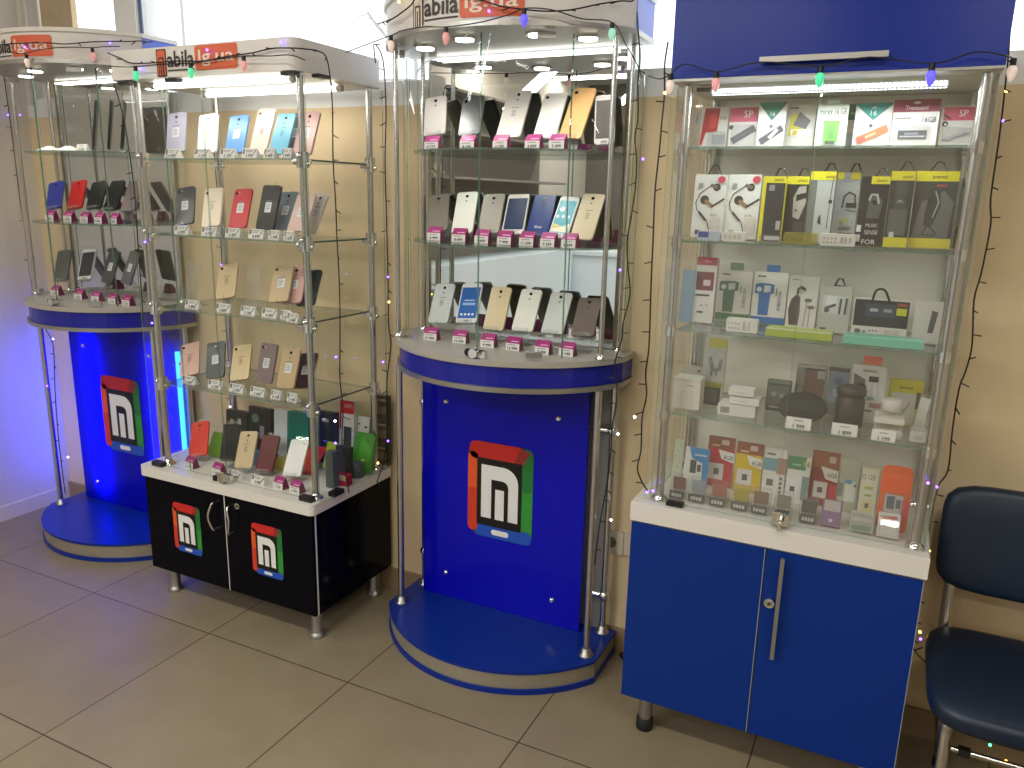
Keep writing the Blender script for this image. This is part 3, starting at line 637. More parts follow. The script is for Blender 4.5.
# -- black cabinet: four shelves and the counter
G2 = 'phones in the square black cabinet'; SQ = 'of the square cabinet'
ordn = ['first', 'second', 'third', 'fourth', 'fifth', 'sixth', 'seventh']
def row(shelf, Y, z, items, H=.14, group=G2, **kw):
    for i, (c, name, bp_, tp_, ex) in enumerate(items):
        e = dict(kw); e.update(ex)
        nm = name if 'phone' in name else name+' phone'
        e['slabel'] = 'clear stand under %s %s' % (nm, shelf)
        if 'dy' in ex: e['sw'] = .16
        phone('%s, %s from left %s' % (nm, ordn[i], shelf), bp_, tp_, c, Y+(e.pop('dy', 0)), z, e.pop('H', H), group=group, **e)
S1 = Z2[0]+.006; S2 = Z2[1]+.006; S3 = Z2[2]+.006; S4 = Z2[3]+.006; S5 = .514
row('on top shelf '+SQ, 2.0, S1, [
    ((176, 174, 196), 'lavender silver', (175, 152), (176.7, 112.6), {}),
    ((240, 238, 232), 'white', (206.3, 153), (208.5, 114), dict(stick='print')),
    ((96, 150, 214), 'sky blue', (233.5, 153), (239.7, 115.2), {}),
    ((226, 202, 190), 'pink gold', (256.7, 154.8), (267.4, 108.7), dict(H=.158, cam='left', stick='print')),
    ((104, 176, 204), 'turquoise', (277, 153.9), (287.2, 113.5), dict(stick='print')),
    ((84, 88, 94), 'dark grey', (290.5, 153), (297.2, 113), dict(dy=.07)),
    ((214, 176, 172), 'rose', (301, 155), (311, 112), dict(H=.15, dy=.02))])
row('on second shelf '+SQ, 2.0, S2, [
    ((62, 64, 70), 'charcoal', (184, 224), (185.8, 187), dict(cam='left')),
    ((226, 208, 186), 'pale gold', (210.4, 226), (213.9, 188.2), dict(cam='left', stick='print')),
    ((190, 26, 46), 'red', (236.8, 227.7), (243.8, 188.7), dict(cam='left')),
    ((26, 27, 31), 'black', (264, 229.5), (272.4, 185.2), dict(H=.15, cam='none', W=.078)),
    ((122, 132, 144), 'blue grey', (280.7, 229.5), (290, 191.7), dict(dy=.05)),
    ((210, 180, 170), 'rose', (295.7, 231), (308, 194.3), dict(dy=.0)),
    ((214, 204, 194), 'pale beige', (308, 233), (322, 193.5), dict(dy=.07, W=.06))])
row('on third shelf '+SQ, 2.0, S3, [
    ((204, 178, 140), 'gold', (224.8, 298), (229, 264), dict(cam='left', stick='print')),
    ((196, 170, 136), 'dark gold', (277.9, 301.5), (285.4, 265.8), dict(cam='left')),
    ((206, 160, 152), 'rose', (291.2, 303), (297.9, 266.6), dict(dy=.03)),
    ((26, 27, 30), 'black', (304.5, 305), (316.5, 273.3), dict(stick=None, dy=.075))])
row('on fourth shelf '+SQ, 2.0, S4, [
    ((216, 176, 162), 'rose gold', (189.6, 381.5), (190.3, 345.3), dict(cam='left', stick='print', dy=-.025)),
    ((44, 46, 52), 'dark grey', (214.8, 379.8), (216.2, 343.6), {}),
    ((204, 178, 132), 'gold', (238.9, 379.8), (243, 344.6), dict(cam='left', stick='print')),
    ((132, 112, 112), 'mauve', (263, 383), (269.6, 343.3), dict(cam='left')),
    ((194, 166, 128), 'bronze gold', (284.6, 388), (292, 348.3), {}),
    ((66, 36, 44), 'dark maroon', (301, 391.5), (314.5, 358), dict(frame=(206, 170, 110), dy=.05))])
row('on the counter '+SQ, 1.99, S5, [
    ((226, 52, 30), 'bright red', (197.8, 456), (200.4, 421.5), dict(stick=None)),
    ((24, 26, 28), 'black', (227.8, 461), (231.7, 424), dict(stick=None, cam='none')),
    ((206, 184, 146), 'gold', (242.7, 467.8), (249.3, 431.3), dict(stick='print', dy=-.02)),
    ((96, 24, 32), 'maroon', (263, 471.7), (272.7, 435.8), dict(stick=None, cam='none')),
    ((232, 230, 228), 'white', (291, 476), (303.6, 441.6), dict(stick=None, cam='right')),
    ((208, 36, 30), 'scarlet', (303.6, 483.8), (323, 452.5), dict(stick=None, cam='none', dy=.08))], H=.136)
def wrow(shelf, Y, z, xs, prices):
    for i, (q, pr_) in enumerate(zip(xs, prices)): wtag('small white price tag, %s from left %s' % (ordn[i], shelf), q[0], q[1], Y, z, pr_, [0, 0, -2, -3, -5, -8, -10][i], .066 if i < 4 else .046)
wrow('on top shelf '+SQ, 1.93, S1, [(171, 154), (201, 154), (226.5, 155), (248.5, 155.7), (268, 155), (285.4, 155)], ['4 999', '3 299', '5 199', '3 999', '4 499', '2 999'])
wrow('on second shelf '+SQ, 1.935, S2, [(180.5, 230.4), (207.8, 231.3), (231.5, 232), (255, 234), (272.8, 234.8), (287.8, 236.6)], ['6 999', '4 799', '5 499', '8 499', '3 799', '4 299'])
wrow('on third shelf '+SQ, 1.94, S3, [(190.7, 301.5), (221.5, 301.5), (246.4, 304), (268, 306.5), (284.5, 308)], ['3 899', '2 899', '3 199', '4 099', '3 599'])
wtag('small white price tag, rightmost on third shelf '+SQ, 291, 313, 1.905, S3, '2 499', -12, .055)
wrow('on fourth shelf '+SQ, 1.94, S4, [(188, 384.8), (214, 382.8), (235, 384), (256, 386.5), (274.6, 390.6), (291, 396.5)], ['3 699', '6 299', '2 799', '3 499', '4 199', '5 999'])
for d, q, pr_, kk in (('in front of the bright red phone', (188, 464.5), '2 199', 'k'), ('in front of the black phone', (215.4, 469), '1 999', 'k'), ('in front of the gold phone', (233.6, 472.3), '2 699', 'w'), ('in front of the maroon phone', (256.4, 476.9), '3 099', 'w'), ('in front of the white phone', (277.3, 484), '1 799', 'k'), ('in front of the scarlet phone', (294.2, 494.7), '1 599', 'k')):
    (ktag if kk == 'k' else wtag)(('magenta' if kk == 'k' else 'white')+' price tag on the counter '+d, q[0], q[1]-4, 1.925, S5, pr_, -6)
# empty clear stands in the black cabinet
def loose_stand(label, px, pyb, pyt, Y, z, w=.066):
    x = ony(px, pyb, Y).x; zt = ony(px, pyt, Y+.03).z
    s = MB(); s.obox(V((x, Y+.02, (z+zt)/2)), V((w/2, 0, 0)), V((0, .0012, 0)), V((0, .016, (zt-z)/2-.002)), ACRYL)
    s.obox(V((x, Y+.035, z+.0024)), V((w/2, 0, 0)), V((0, .035, 0)), V((0, 0, .0012)), ACRYL); s.build('phone_stand', label=label, cat='phone stand', group='clear acrylic phone stands')
loose_stand('empty clear stand at the left end of the third shelf '+SQ, 189, 299, 262, 2.0, S3)
loose_stand('empty clear stand at the middle of the third shelf '+SQ, 249, 300, 266, 2.06, S3)

# -- tall kiosk (the third one) and the glowing kiosk
YLIM = 2.285
G3 = 'phones in the tall round kiosk'
SHINE = dict(stick=None)
Z31, Z32, Z33 = 1.640, 1.368, 1.05
TK = 'of the tall kiosk'
row('on top shelf '+TK, 2.2, Z31, [
    ((186, 182, 176), 'silver', (434.3, 134.8), (436, 96.6), dict(cam='mid')),
    ((84, 86, 88), 'dark grey', (468.7, 134.8), (474, 96.6), dict(cam='left')),
    ((226, 222, 214), 'pearl white', (507.4, 137), (520.2, 90.2), dict(H=.165, stick='print', W=.08)),
    ((238, 236, 230), 'white', (543.6, 138), (556.5, 93), dict(H=.158, cam='left')),
    ((214, 170, 112), 'gold', (569, 138), (585.7, 87.9), dict(H=.168, cam='left')),
    ((212, 208, 204), 'white-framed dark-screened', (604, 144), (605.6, 95), dict(kind='screen', scr=(66, 58, 54), dy=.055, W=.06))], H=.142, group=G3, stick=None)
row('on middle shelf '+TK, 2.215, Z32, [
    ((128, 120, 110), 'pewter', (436.6, 231), (439.3, 195), {}),
    ((232, 230, 222), 'white', (461.5, 233), (468, 192), dict(H=.152)),
    ((172, 166, 156), 'silver grey', (487.5, 233), (495.2, 194.4), {}),
    ((222, 218, 210), 'white phone with navy screen', (512, 234), (519.6, 194.6), dict(kind='screen', scr=(34, 50, 88))),
    ((34, 58, 124), 'navy blue', (536, 236), (546, 195), dict(art='Blaze')),
    ((226, 230, 230), 'white phone with turquoise screen', (557, 237.3), (571, 197.6), dict(kind='wall', scr=(70, 166, 186), W=.064)),
    ((206, 190, 160), 'champagne gold', (580.5, 239), (595, 195), dict(H=.156, cam='mid', stick='print'))], H=.142, group=G3, stick=None)
row('on lowest tier '+TK, 2.2, Z33, [
    ((196, 202, 200), 'silver', (437.5, 322.7), (446.3, 284), dict(stick='print')),
    ((220, 222, 222), 'white phone with bright blue screen', (465.6, 322.7), (474.4, 285.2), dict(kind='launch', scr=(36, 96, 176))),
    ((206, 186, 146), 'gold', (492.6, 329.8), (502, 287), {}),
    ((228, 226, 216), 'white', (521.5, 330.9), (532.3, 289.6), {}),
    ((206, 208, 206), 'silver white', (551.3, 333.4), (564, 296), {}),
    ((112, 98, 88), 'brown', (581.5, 336), (592.6, 302.3), dict(H=.135))], H=.144, group=G3, stick=None)
def krow(shelf, Y, z, xs, prices, fn_):
    for i, (q, pr_) in enumerate(zip(xs, prices)):
        ktag('magenta topped price tag, %s from left %s' % (ordn[i], shelf), q[0], q[1], fn_(i), z, pr_, [3, 2, 0, -2, -3, -5, -7][i])
krow('on top shelf '+TK, 0, Z31, [(431, 140), (466.5, 140), (499.7, 140), (532, 139), (556.5, 138)], ['4 777', '4 199', '6 299', '4 899', '5 499'], lambda i: 2.10)
krow('on middle shelf '+TK, 0, Z32, [(433.5, 236), (458.2, 236.5), (481, 238), (503.7, 239.5), (526, 240), (547, 241.5), (568, 243)], ['6 499', '8 699', '7 499', '7 999', '11 299', '9 299', '8 299'], lambda i: [2.15, 2.125, 2.115, 2.11, 2.11, 2.115, 2.12][i])
krow('on lowest tier '+TK, 0, Z33, [(429.8, 329), (459, 331), (487, 335), (512.5, 338), (541.8, 341), (566, 346)], ['17 999', '16 999', '9 999', '12 999', '7 499', '8 199'], lambda i: [2.125, 2.13, 2.12, 2.115, 2.11, 2.125][i])
G1 = 'phones in the glowing kiosk'; GK = 'of the glowing kiosk'
row('on middle shelf '+GK, 2.2, Z32, [
    ((40, 52, 150), 'blue', (53.4, 208.3), (56.3, 181.7), {}),
    ((196, 34, 34), 'red', (74.2, 208.3), (79.3, 180.5), {}),
    ((28, 29, 28), 'black', (93, 208), (100.6, 182), dict(cam='none')),
    ((22, 23, 23), 'jet black', (109.4, 209.8), (118.2, 180.5), dict(cam='none')),
    ((124, 110, 112), 'mauve grey', (127, 211), (135.7, 181), dict(cam='none'))], H=.135, group=G1, stick=None)
row('on lowest tier '+GK, 2.2, Z33, [
    ((92, 92, 90), 'grey', (59.9, 280.4), (64.5, 250.2), dict(cam='none')),
    ((206, 206, 204), 'white phone with dark screen', (84, 279.5), (89.6, 249), dict(kind='screen', scr=(44, 44, 48))),
    ((72, 72, 72), 'dark grey', (106, 283), (114.6, 250.8), dict(stick='white', cam='none')),
    ((96, 96, 98), 'smoke grey', (124.8, 284), (135, 250.8), dict(stick='white', cam='none'))], H=.14, group=G1, stick=None)
krow('on middle shelf '+GK, 0, Z32, [(48.6, 213), (66.4, 213), (82.8, 213), (97, 214), (112, 215)], ['3 499', '3 999', '4 299', '4 099', '4 599'], lambda i: 2.115)
krow('on lowest tier '+GK, 0, Z33, [(53.4, 286), (76.6, 287), (93.6, 288.4), (110.3, 290), (124.5, 294)], ['2 499', '2 999', '1 899', '2 199', '3 199'], lambda i: [2.15, 2.13, 2.12, 2.115, 2.11][i])
for i, (px, w, lb) in enumerate(((92, .012, 'leftmost'), (107, .012, 'middle'), (120, .014, 'rightmost'))):
    x = ony(px, 140, 2.17).x
    t = MB(); t.M = Matrix.Translation((x, 2.17, Z31+.012)) @ Matrix.Rotation(rad(-40), 4, 'Z') @ Matrix.Rotation(rad(-8), 4, 'X')
    t.slab(rr(-.055, .055, 0, .185, .008), 0, .009, cm((24, 25, 26), .3)); o = t.build('tablet', label='%s of the dark tablets standing edge-on on top shelf of the glowing kiosk' % lb, cat='tablet', group='tablets in the glowing kiosk', bevel=.001)
    q = MB(); q.M = t.M; q.face(rect(-.048, .014, .048, .172), -.0006, cm((46, 50, 56), .15)); q.build('screen', o)
for i, (px, lb) in enumerate(((44, 'left'), (63, 'right'))):
    x = ony(px, 141, 2.12).x
    t = MB(); t.add([(x-.05, 2.10, Z31+.001), (x+.05, 2.10, Z31+.001), (x+.016, 2.14, Z31+.024), (x-.016, 2.14, Z31+.024), (x+.045, 2.18, Z31+.001), (x-.045, 2.18, Z31+.001)], [(0, 1, 2, 3), (3, 2, 4, 5), (1, 4, 2), (0, 3, 5), (0, 5, 4, 1)], cm((222, 222, 216)))
    t.build('tablet_stand', label='%s of two low white sloping stands on top shelf of the glowing kiosk' % lb, cat='stand', group='white stands in the glowing kiosk')
x = ony(80, 142, 2.10).x
wtag('small white price tag on top shelf of the glowing kiosk', 80, 142, 2.09, Z31, '5 799', 0, .06, .026, True)

# ------------------------------------------------------------------ packaged accessories
def item(name, label, cat, px0, px1, ptop, pbot, z, depth=.03, Y=None, body=(228, 226, 220), lean=4, arts=(), loop=None, tab=None, group=None, bl=None, yaw=0, blab=None, hmax=None, side=None, round_=0.003, mt=None, ymax=2.25, ymin=2.0):
    cxp = (px0+px1)/2
    if Y is None: Y = min(ymax, max(ymin, onz(cxp, pbot, z).y))
    if z < .6: Y = max(Y, onx(px1, (ptop+pbot)/2, -1.626).y+.002)
    Y = min(Y, 2.298-depth)
    pm = (ptop+pbot)/2
    xa, xb = ony(px0, pm, Y).x, ony(px1, pm, Y).x
    if xa > -.7: xa, xb = max(xa, -.5285), min(xb, .126)
    w = xb-xa; h = ony(cxp, ptop, Y).z-z-.001
    if hmax: h = min(h, hmax)
    M = Matrix.Translation(((xa+xb)/2, Y, z+.0012+depth*math.sin(rad(max(lean, 0))))) @ Matrix.Rotation(rad(yaw), 4, 'Z') @ Matrix.Rotation(rad(-lean), 4, 'X')
    p = MB(); mb_ = mt or cm(body, .35)
    o_ = rr(-w/2, w/2, 0, h, min(round_, w*.2, h*.2), 2)
    p.slab(o_, 0, depth, mb_, cm(side, .4) if side else None)
    for i, A in enumerate(arts):
        k = A[0]; L = -.0004-.0003*i
        f = lambda q: [(-w/2+a*w, b*h) for a, b in q]
        if k == 'r': p.face(f(rect(*A[1])), L, cm(A[2]))
        elif k == 'p': p.face(f(A[1]), L, cm(A[2]))
        elif k == 'e':
            cx, cz, r, asp = A[1]; p.face([(-w/2+cx*w+r*w*math.cos(2*math.pi*j/16), cz*h+r*w*asp*math.sin(2*math.pi*j/16)) for j in range(16)], L, cm(A[2]))
        elif k == 'l':
            for q in stroke(f(A[1]), A[3]*w): p.face(q, L, cm(A[2]))
        elif k == 't':
            cx, cz, sz, s_ = A[1]; put_text(p, s_, sz*h, -w/2+cx*w, cz*h, L, cm(A[2]), A[3] if len(A) > 3 else 1., 0)
        elif k == 'v':      # vertical text
            cx, cz, sz, s_ = A[1]; vs, fs = text2d(s_, sz*w); p.add([(-w/2+cx*w+zz, L, cz*h-xx) for xx, zz in vs], [tuple(reversed(q)) for q in fs], cm(A[2]))
    ob = p.build(name, label=label, cat=cat, group=group, bevel=.0008 if depth > .012 else 0)
    ob.matrix_world = M
    if loop:
        l0, l1, lt = loop; l1 = min(l1, .99); lw = (l1-l0)*w/2; lc = -w/2+(l0+l1)/2*w; lh = lt*h
        q = MB(); y = depth*.5
        q.tube([(lc-lw, y, h-.001), (lc-lw*.35, y, h+lh), (lc+lw*.35, y, h+lh), (lc+lw, y, h-.001), (lc-lw*.9, y, h+.0015)], .0026, BLK, 6); q.build('hang_loop', ob, label='black plastic hanging loop')
    if tab:
        q = MB(); q.slab(rr(-w/2+tab[0]*w, -w/2+tab[1]*w, h+.0005, h+tab[2]*h, .002, 2), depth*.4, depth*.4+.0012, cm(tab[3])); q.build('hang_tab', ob, label='coloured hanging tab')
    if bl:
        q = MB()
        for u0_, v0, u1, v1, dp in bl:
            q.slab(rr(-w/2+u0_*w, -w/2+u1*w, v0*h, v1*h, .004, 3), -dp, -.0025, BLIST)
        q.build('blister', ob, label='clear plastic bubble')
    return ob
YEL = (226, 214, 26); BKB = (26, 26, 28); GRY = (150, 152, 152); MAR = (134, 26, 54); PNK = (206, 84, 110); TEAL = (14, 140, 122)
CB = 'in the blue cabinet'
def stick_(c, x0, z0, x1, z1, w): return ('l', [(x0, z0), (x1, z1)], c, w)
R1 = Z4[0]+.006
item('blister_pack', 'empty crumpled clear pouch at left end of the memory stick shelf', 'package', 688, 700, 105, 146, R1, .004, 2.12, mt=BLIST, arts=[('p', [(.2, .6), (.5, .9), (.7, .6), (.5, .55)], (120, 130, 150))])
item('usb_stick_card', 'white card with red memory stick picture at left on top shelf', 'package', 700.5, 727.5, 107, 146, R1, .004, 2.14, arts=[('p', [(.0, .1), (.08, .1), (.2, .4), (.62, .42), (.68, .98), (.12, .98)], (180, 24, 34)), ('p', [(.3, .5), (.55, .5), (.6, .85), (.35, .85)], (214, 60, 60)), ('r', (.45, .12, .95, .35), (170, 172, 174)), ('t', (.82, .75, .08, 'Lite'), (50, 50, 50))], bl=[(.3, .08, .97, .42, .008)])
item('usb_stick_card', 'pink headed card with dark grey memory stick, left of the green triangle card', 'package', 729, 757, 105, 146, R1, .004, 2.13, arts=[('r', (0, .62, 1, .95), PNK), ('t', (.66, .80, .16, 'SP'), (250, 240, 244)), ('e', (.08, .5, .08, 1), (30, 30, 34)), stick_((58, 60, 74), .2, .2, .86, .46, .25), stick_((96, 98, 110), .25, .22, .8, .44, .03)], bl=[(.1, .08, .95, .55, .008)])
item('usb_stick_card', 'white card with dark green triangle and navy memory stick', 'package', 757.5, 785, 102, 146, R1, .004, 2.11, arts=[('p', [(.5, .6), (1., .97), (1., 1.), (0, 1.), (0, .97)], (22, 120, 96)), ('t', (.52, .75, .09, '16'), (230, 250, 245)), ('e', (.5, .48, .06, 1), (90, 94, 96)), stick_((36, 44, 78), .2, .16, .85, .42, .24), stick_((226, 228, 230), .48, .24, .72, .4, .13)], bl=[(.1, .08, .95, .5, .008)])
item('usb_stick_card', 'white card with yellow and grey adapter picture on top shelf', 'package', 785.5, 814.5, 105, 146, R1, .004, 2.14, body=(224, 224, 216), arts=[('p', [(.1, .3), (.55, .3), (.6, .8), (.15, .8)], (210, 204, 60)), ('p', [(.25, .55), (.7, .45), (.85, .65), (.45, .85)], (110, 112, 116)), ('r', (.2, .3, .92, .45), (246, 246, 244)), ('r', (.1, .92, .4, .96), (120, 120, 120)), ('p', [(.22, .32), (.4, .32), (.45, .43), (.28, .43)], (214, 200, 50))])
item('usb_stick_card', 'clear pack with bright green memory stick and black lettering', 'package', 816, 847, 104, 146, R1, .004, 2.09, body=(214, 222, 208), arts=[('r', (0, .66, 1, 1), (196, 204, 192)), ('t', (.29, .83, .15, 'mirex'), (16, 16, 16), .55), ('t', (.76, .83, .15, '16 GB'), (16, 16, 16), .5), ('r', (.02, .66, .98, .70), (236, 238, 190)), ('p', [(.28, .12), (.72, .12), (.76, .62), (.24, .62)], (110, 206, 44)), ('p', [(.42, .2), (.6, .2), (.62, .5), (.4, .5)], (80, 170, 40)), ('r', (.35, .08, .65, .16), (60, 90, 40))], bl=[(.15, .05, .85, .68, .012)], tab=(.3, .7, .1, (210, 220, 215)))
item('usb_stick_card', 'green headed card half hidden behind the green memory stick pack', 'package', 838, 861, 104, 146, R1, .003, 2.2, arts=[('r', (0, .66, 1, 1), (30, 128, 84)), ('t', (.6, .8, .1, 'Ap'), (230, 245, 235)), ('r', (.1, .1, .9, .4), (190, 200, 210))])
item('usb_stick_card', 'white card with teal triangle and orange memory stick', 'package', 854, 891, 103, 146, R1, .004, 2.11, arts=[('p', [(.5, .62), (1., .97), (1., 1.), (0, 1.), (0, .97)], (12, 138, 130)), ('t', (.5, .78, .12, '16'), (220, 245, 245)), ('t', (.5, .91, .06, 'usb'), (220, 245, 245)), ('e', (.46, .5, .05, 1), (70, 90, 94)), stick_((230, 130, 44), .2, .18, .86, .42, .22), stick_((246, 214, 160), .25, .2, .6, .33, .07), stick_((216, 96, 60), .16, .16, .3, .22, .15)], bl=[(.08, .08, .95, .5, .008)])
item('usb_stick_card', 'maroon headed card with black memory stick on top shelf', 'package', 892, 938.5, 99, 146, R1, .004, 2.11, arts=[('r', (0, .74, 1, 1), MAR), ('t', (.5, .83, .09, 'Transcend'), (240, 226, 230), .8), ('e', (.5, .93, .08, .35), (226, 214, 216)), ('t', (.8, .58, .11, '16GB'), (24, 24, 26), .8), ('r', (.06, .6, .4, .63), (150, 150, 150)), ('r', (.16, .18, .78, .36), (34, 36, 48)), ('r', (.2, .22, .74, .25), (200, 204, 210)), ('r', (.3, .27, .6, .31), (140, 146, 160))], bl=[(.1, .12, .86, .46, .008)])
item('usb_stick_card', 'pink headed card with silver stick and black cap at right end', 'package', 939.5, 973, 106, 146, R1, .004, 2.13, arts=[('r', (.08, .66, 1, .98), PNK), ('t', (.68, .83, .15, 'SP'), (250, 236, 240)), ('e', (.16, .58, .09, 1), (24, 24, 26)), ('e', (.17, .57, .045, 1), (226, 226, 226)), ('l', [(.1, .8), (.3, .7)], (40, 40, 44), .05), ('l', [(.14, .2), (.3, .18), (.9, .36)], (158, 160, 162), .06), ('l', [(.2, .25), (.85, .4)], (206, 208, 208), .05)], bl=[(.1, .1, .95, .5, .008)])
R2 = Z4[1]+.006
ear = lambda fx: [('e', (.72+fx, .8, .12, 1), (50, 46, 44)), ('l', [(.55, .83), (.72, .8)], (120, 104, 90), .1), ('e', (.36, .6, .14, 1), (44, 40, 40)), ('l', [(.4, .58), (.62, .5)], (150, 120, 80), .12), ('l', [(.62, .5), (.98, .62)], (36, 34, 34), .05), ('l', [(.55, .83), (.2, .7), (.08, .55), (.14, .44), (.5, .26), (.58, .12)], (40, 38, 38), .025), ('l', [(.22, .4), (.44, .28)], (60, 56, 54), .07), ('r', (.14, .05, .3, .12), (60, 60, 64)), ('r', (.14, .78, .28, .86), (150, 150, 150)), ('r', (.6, .08, .92, .32), (214, 206, 198)), ('e', (.86, .92, .12, .9), (206, 60, 80)), ('t', (.7, .36, .04, 'ES-10'), (90, 80, 74), .8)]
item('earphone_box', 'white earphone box at the left end of the earphone shelf', 'earphone box', 692.5, 723.5, 175, 239, R2, .03, None, arts=ear(0), loop=(.35, .8, .15), ymin=2.06)
item('earphone_box', 'second white earphone box, with gold earbuds picture, beside a yellow box', 'earphone box', 726, 758.5, 175, 240, R2, .03, None, arts=ear(-.02), ymin=2.06)
item('earphone_box', 'black box with yellow left edge and top, right of the white earphone boxes', 'earphone box', 760, 782.5, 177, 244, R2, .03, None, body=(44, 42, 46), side=YEL, arts=[('r', (0, 0, .16, 1), YEL), ('r', (0, .9, 1, 1), YEL), ('t', (.7, .95, .05, 'awei'), (60, 60, 20), 1), ('r', (.3, .78, .55, .87), (140, 140, 142)), ('p', [(.4, .5), (.9, .36), (.98, .3), (.4, .58)], (24, 24, 26)), ('r', (.75, .18, .95, .32), (170, 170, 170)), ('r', (.3, .02, .98, .08), (200, 200, 196))], loop=(.45, 1.1, .13), ymin=2.05)
item('earphone_box', 'black box with a woman in sunglasses pictured, yellow header', 'earphone box', 783.5, 806, 177, 243, R2, .03, None, body=(30, 27, 28), side=YEL, arts=[('r', (0, .88, 1, 1), YEL), ('t', (.7, .94, .05, 'awei'), (60, 60, 20)), ('p', [(.42, .38), (.7, .34), (.95, .6), (.9, .86), (.55, .84), (.36, .7)], (176, 168, 164)), ('p', [(.5, .62), (.98, .68), (.96, .76), (.5, .72)], (20, 18, 20)), ('p', [(.45, .47), (.62, .47), (.6, .5), (.47, .5)], (120, 90, 90)), ('p', [(.3, .84), (.6, .86), (.4, .7), (.2, .5), (.15, .7)], (28, 24, 26)), ('p', [(.5, .3), (.9, .3), (1, .05), (.4, .05)], (64, 56, 56))], loop=(.45, 1.1, .13), ymin=2.05)
item('earphone_box', 'pale grey windowed box with yellow header and thin earphones', 'earphone box', 807, 832.5, 172, 244, R2, .03, None, body=(156, 158, 156), side=(120, 124, 122), arts=[('r', (0, .88, 1, 1), YEL), ('t', (.8, .93, .05, 'awei'), (60, 60, 20)), ('r', (0, 0, .28, .88), (110, 114, 110)), ('r', (.3, .0, 1, .87), (178, 180, 180)), ('l', [(.9, .9), (.86, .6), (.84, .2)], (60, 60, 62), .03), ('e', (.88, .58, .08, 1), (40, 40, 42)), ('p', [(.45, .28), (.6, .25), (.55, .4), (.48, .36)], (50, 50, 50))], loop=(.5, 1.1, .12), ymin=2.05)
item('earphone_box', 'pale box with black ear hook pictured and yellow number on it', 'earphone box', 833.5, 857, 173, 244, R2, .03, None, body=(172, 172, 174), side=(140, 142, 142), arts=[('r', (0, .9, .3, 1), YEL), ('r', (.6, .9, 1, 1), YEL), ('l', [(.35, .5), (.4, .66), (.6, .72), (.85, .68), (.9, .5)], (34, 34, 36), .07), ('r', (.5, .5, .95, .57), (30, 30, 32)), ('l', [(.5, .47), (.95, .45)], (40, 40, 42), .03), ('t', (.5, .3, .1, '97'), (200, 196, 40)), ('r', (.3, .02, .9, .14), (80, 80, 82)), ('r', (.3, .2, .8, .23), (110, 110, 112))], loop=(.5, 1.15, .13), ymin=2.05)
item('earphone_box', 'black box with white bold capital lettering and a pictured earpiece', 'earphone box', 857.8, 886, 177, 248, R2, .03, None, body=(28, 26, 28), side=YEL, arts=[('r', (.35, .89, 1, 1), YEL), ('t', (.72, .945, .05, 'awei'), (60, 60, 20)), ('p', [(.3, .4), (.75, .4), (.85, .65), (.6, .75), (.35, .68)], (86, 86, 88)), ('l', [(.35, .66), (.42, .74), (.62, .74), (.7, .62)], (190, 192, 194), .07), ('e', (.55, .63, .1, 1), (24, 24, 26)), ('t', (.55, .3, .05, 'MUSIC'), (220, 220, 216), .8), ('t', (.55, .2, .06, 'SENSE'), (220, 220, 216), .8), ('t', (.5, .06, .07, 'FOR'), (235, 235, 230)), ('r', (.02, .2, .18, .3), (220, 220, 218)), ('r', (.02, .06, .18, .16), (220, 220, 218))], loop=(.45, .95, .12), ymin=2.03)
item('earphone_box', 'narrow black box with yellow top and bottom bands, second from right', 'earphone box', 887, 911, 172, 249, R2, .035, None, body=(46, 46, 42), side=YEL, arts=[('r', (0, .88, 1, 1), YEL), ('t', (.7, .93, .045, 'awei'), (60, 60, 20)), ('r', (0, 0, 1, .13), (214, 204, 40)), ('r', (.1, .16, .85, .5), (92, 94, 88)), ('r', (.25, .5, .75, .88), (70, 72, 68)), ('e', (.5, .6, .18, .5), (150, 152, 150)), ('l', [(.3, .62), (.5, .57), (.72, .64)], (40, 40, 40), .05), ('r', (.2, .13, .4, .2), (206, 206, 200))], loop=(.3, .95, .13), ymin=2.02)
item('earphone_box', 'widest yellow banded black box, right end of the earphone shelf', 'earphone box', 912, 955, 172, 250, R2, .035, None, body=(60, 60, 58), side=YEL, arts=[('r', (0, .87, 1, 1), YEL), ('t', (.55, .93, .05, 'awei'), (50, 50, 16), 1.3), ('r', (0, 0, 1, .13), (216, 204, 60)), ('p', [(.05, .14), (.9, .14), (.95, .6), (.7, .75), (.2, .6)], (104, 104, 102)), ('p', [(.3, .3), (.5, .28), (.66, .55), (.6, .74), (.4, .78), (.32, .55)], (54, 54, 52)), ('e', (.42, .62, .09, 1), (30, 30, 32)), ('l', [(.5, .74), (.6, .6), (.5, .4)], (170, 172, 170), .03), ('l', [(.3, .18), (.4, .3), (.62, .2), (.6, .17), (.3, .17)], (36, 36, 36), .025), ('r', (.5, .8, .75, .83), (150, 70, 70))], loop=(.3, .72, .13), ymin=2.02)
item('earphone_box', 'dark narrow box seen edge-on at the right end of the earphone shelf', 'earphone box', 957, 966, 178, 250, R2, .02, 2.1, body=(120, 122, 118), arts=[('r', (.1, .0, .5, .3), (30, 30, 32)), ('r', (.2, .85, 1, 1), (36, 36, 36))])
item('small_box', 'blue and clear little pack before the first white earphone box', 'small box', 697, 720, 231, 242, R2, .02, 2.012, body=(190, 198, 214), lean=0, arts=[('r', (.05, .3, .5, .9), (60, 80, 160))])
item('small_box', 'white little box before the second white earphone box', 'small box', 721.5, 745, 232, 242.5, R2, .022, 2.012, lean=0, arts=[('r', (.1+.2*i, .25, .22+.2*i, .7), (196, 196, 194)) for i in range(4)])
item('small_box', 'clear little pack before the black box with yellow edge', 'small box', 759, 781, 235, 244, R2, .02, 2.012, mt=BLIST, lean=0)
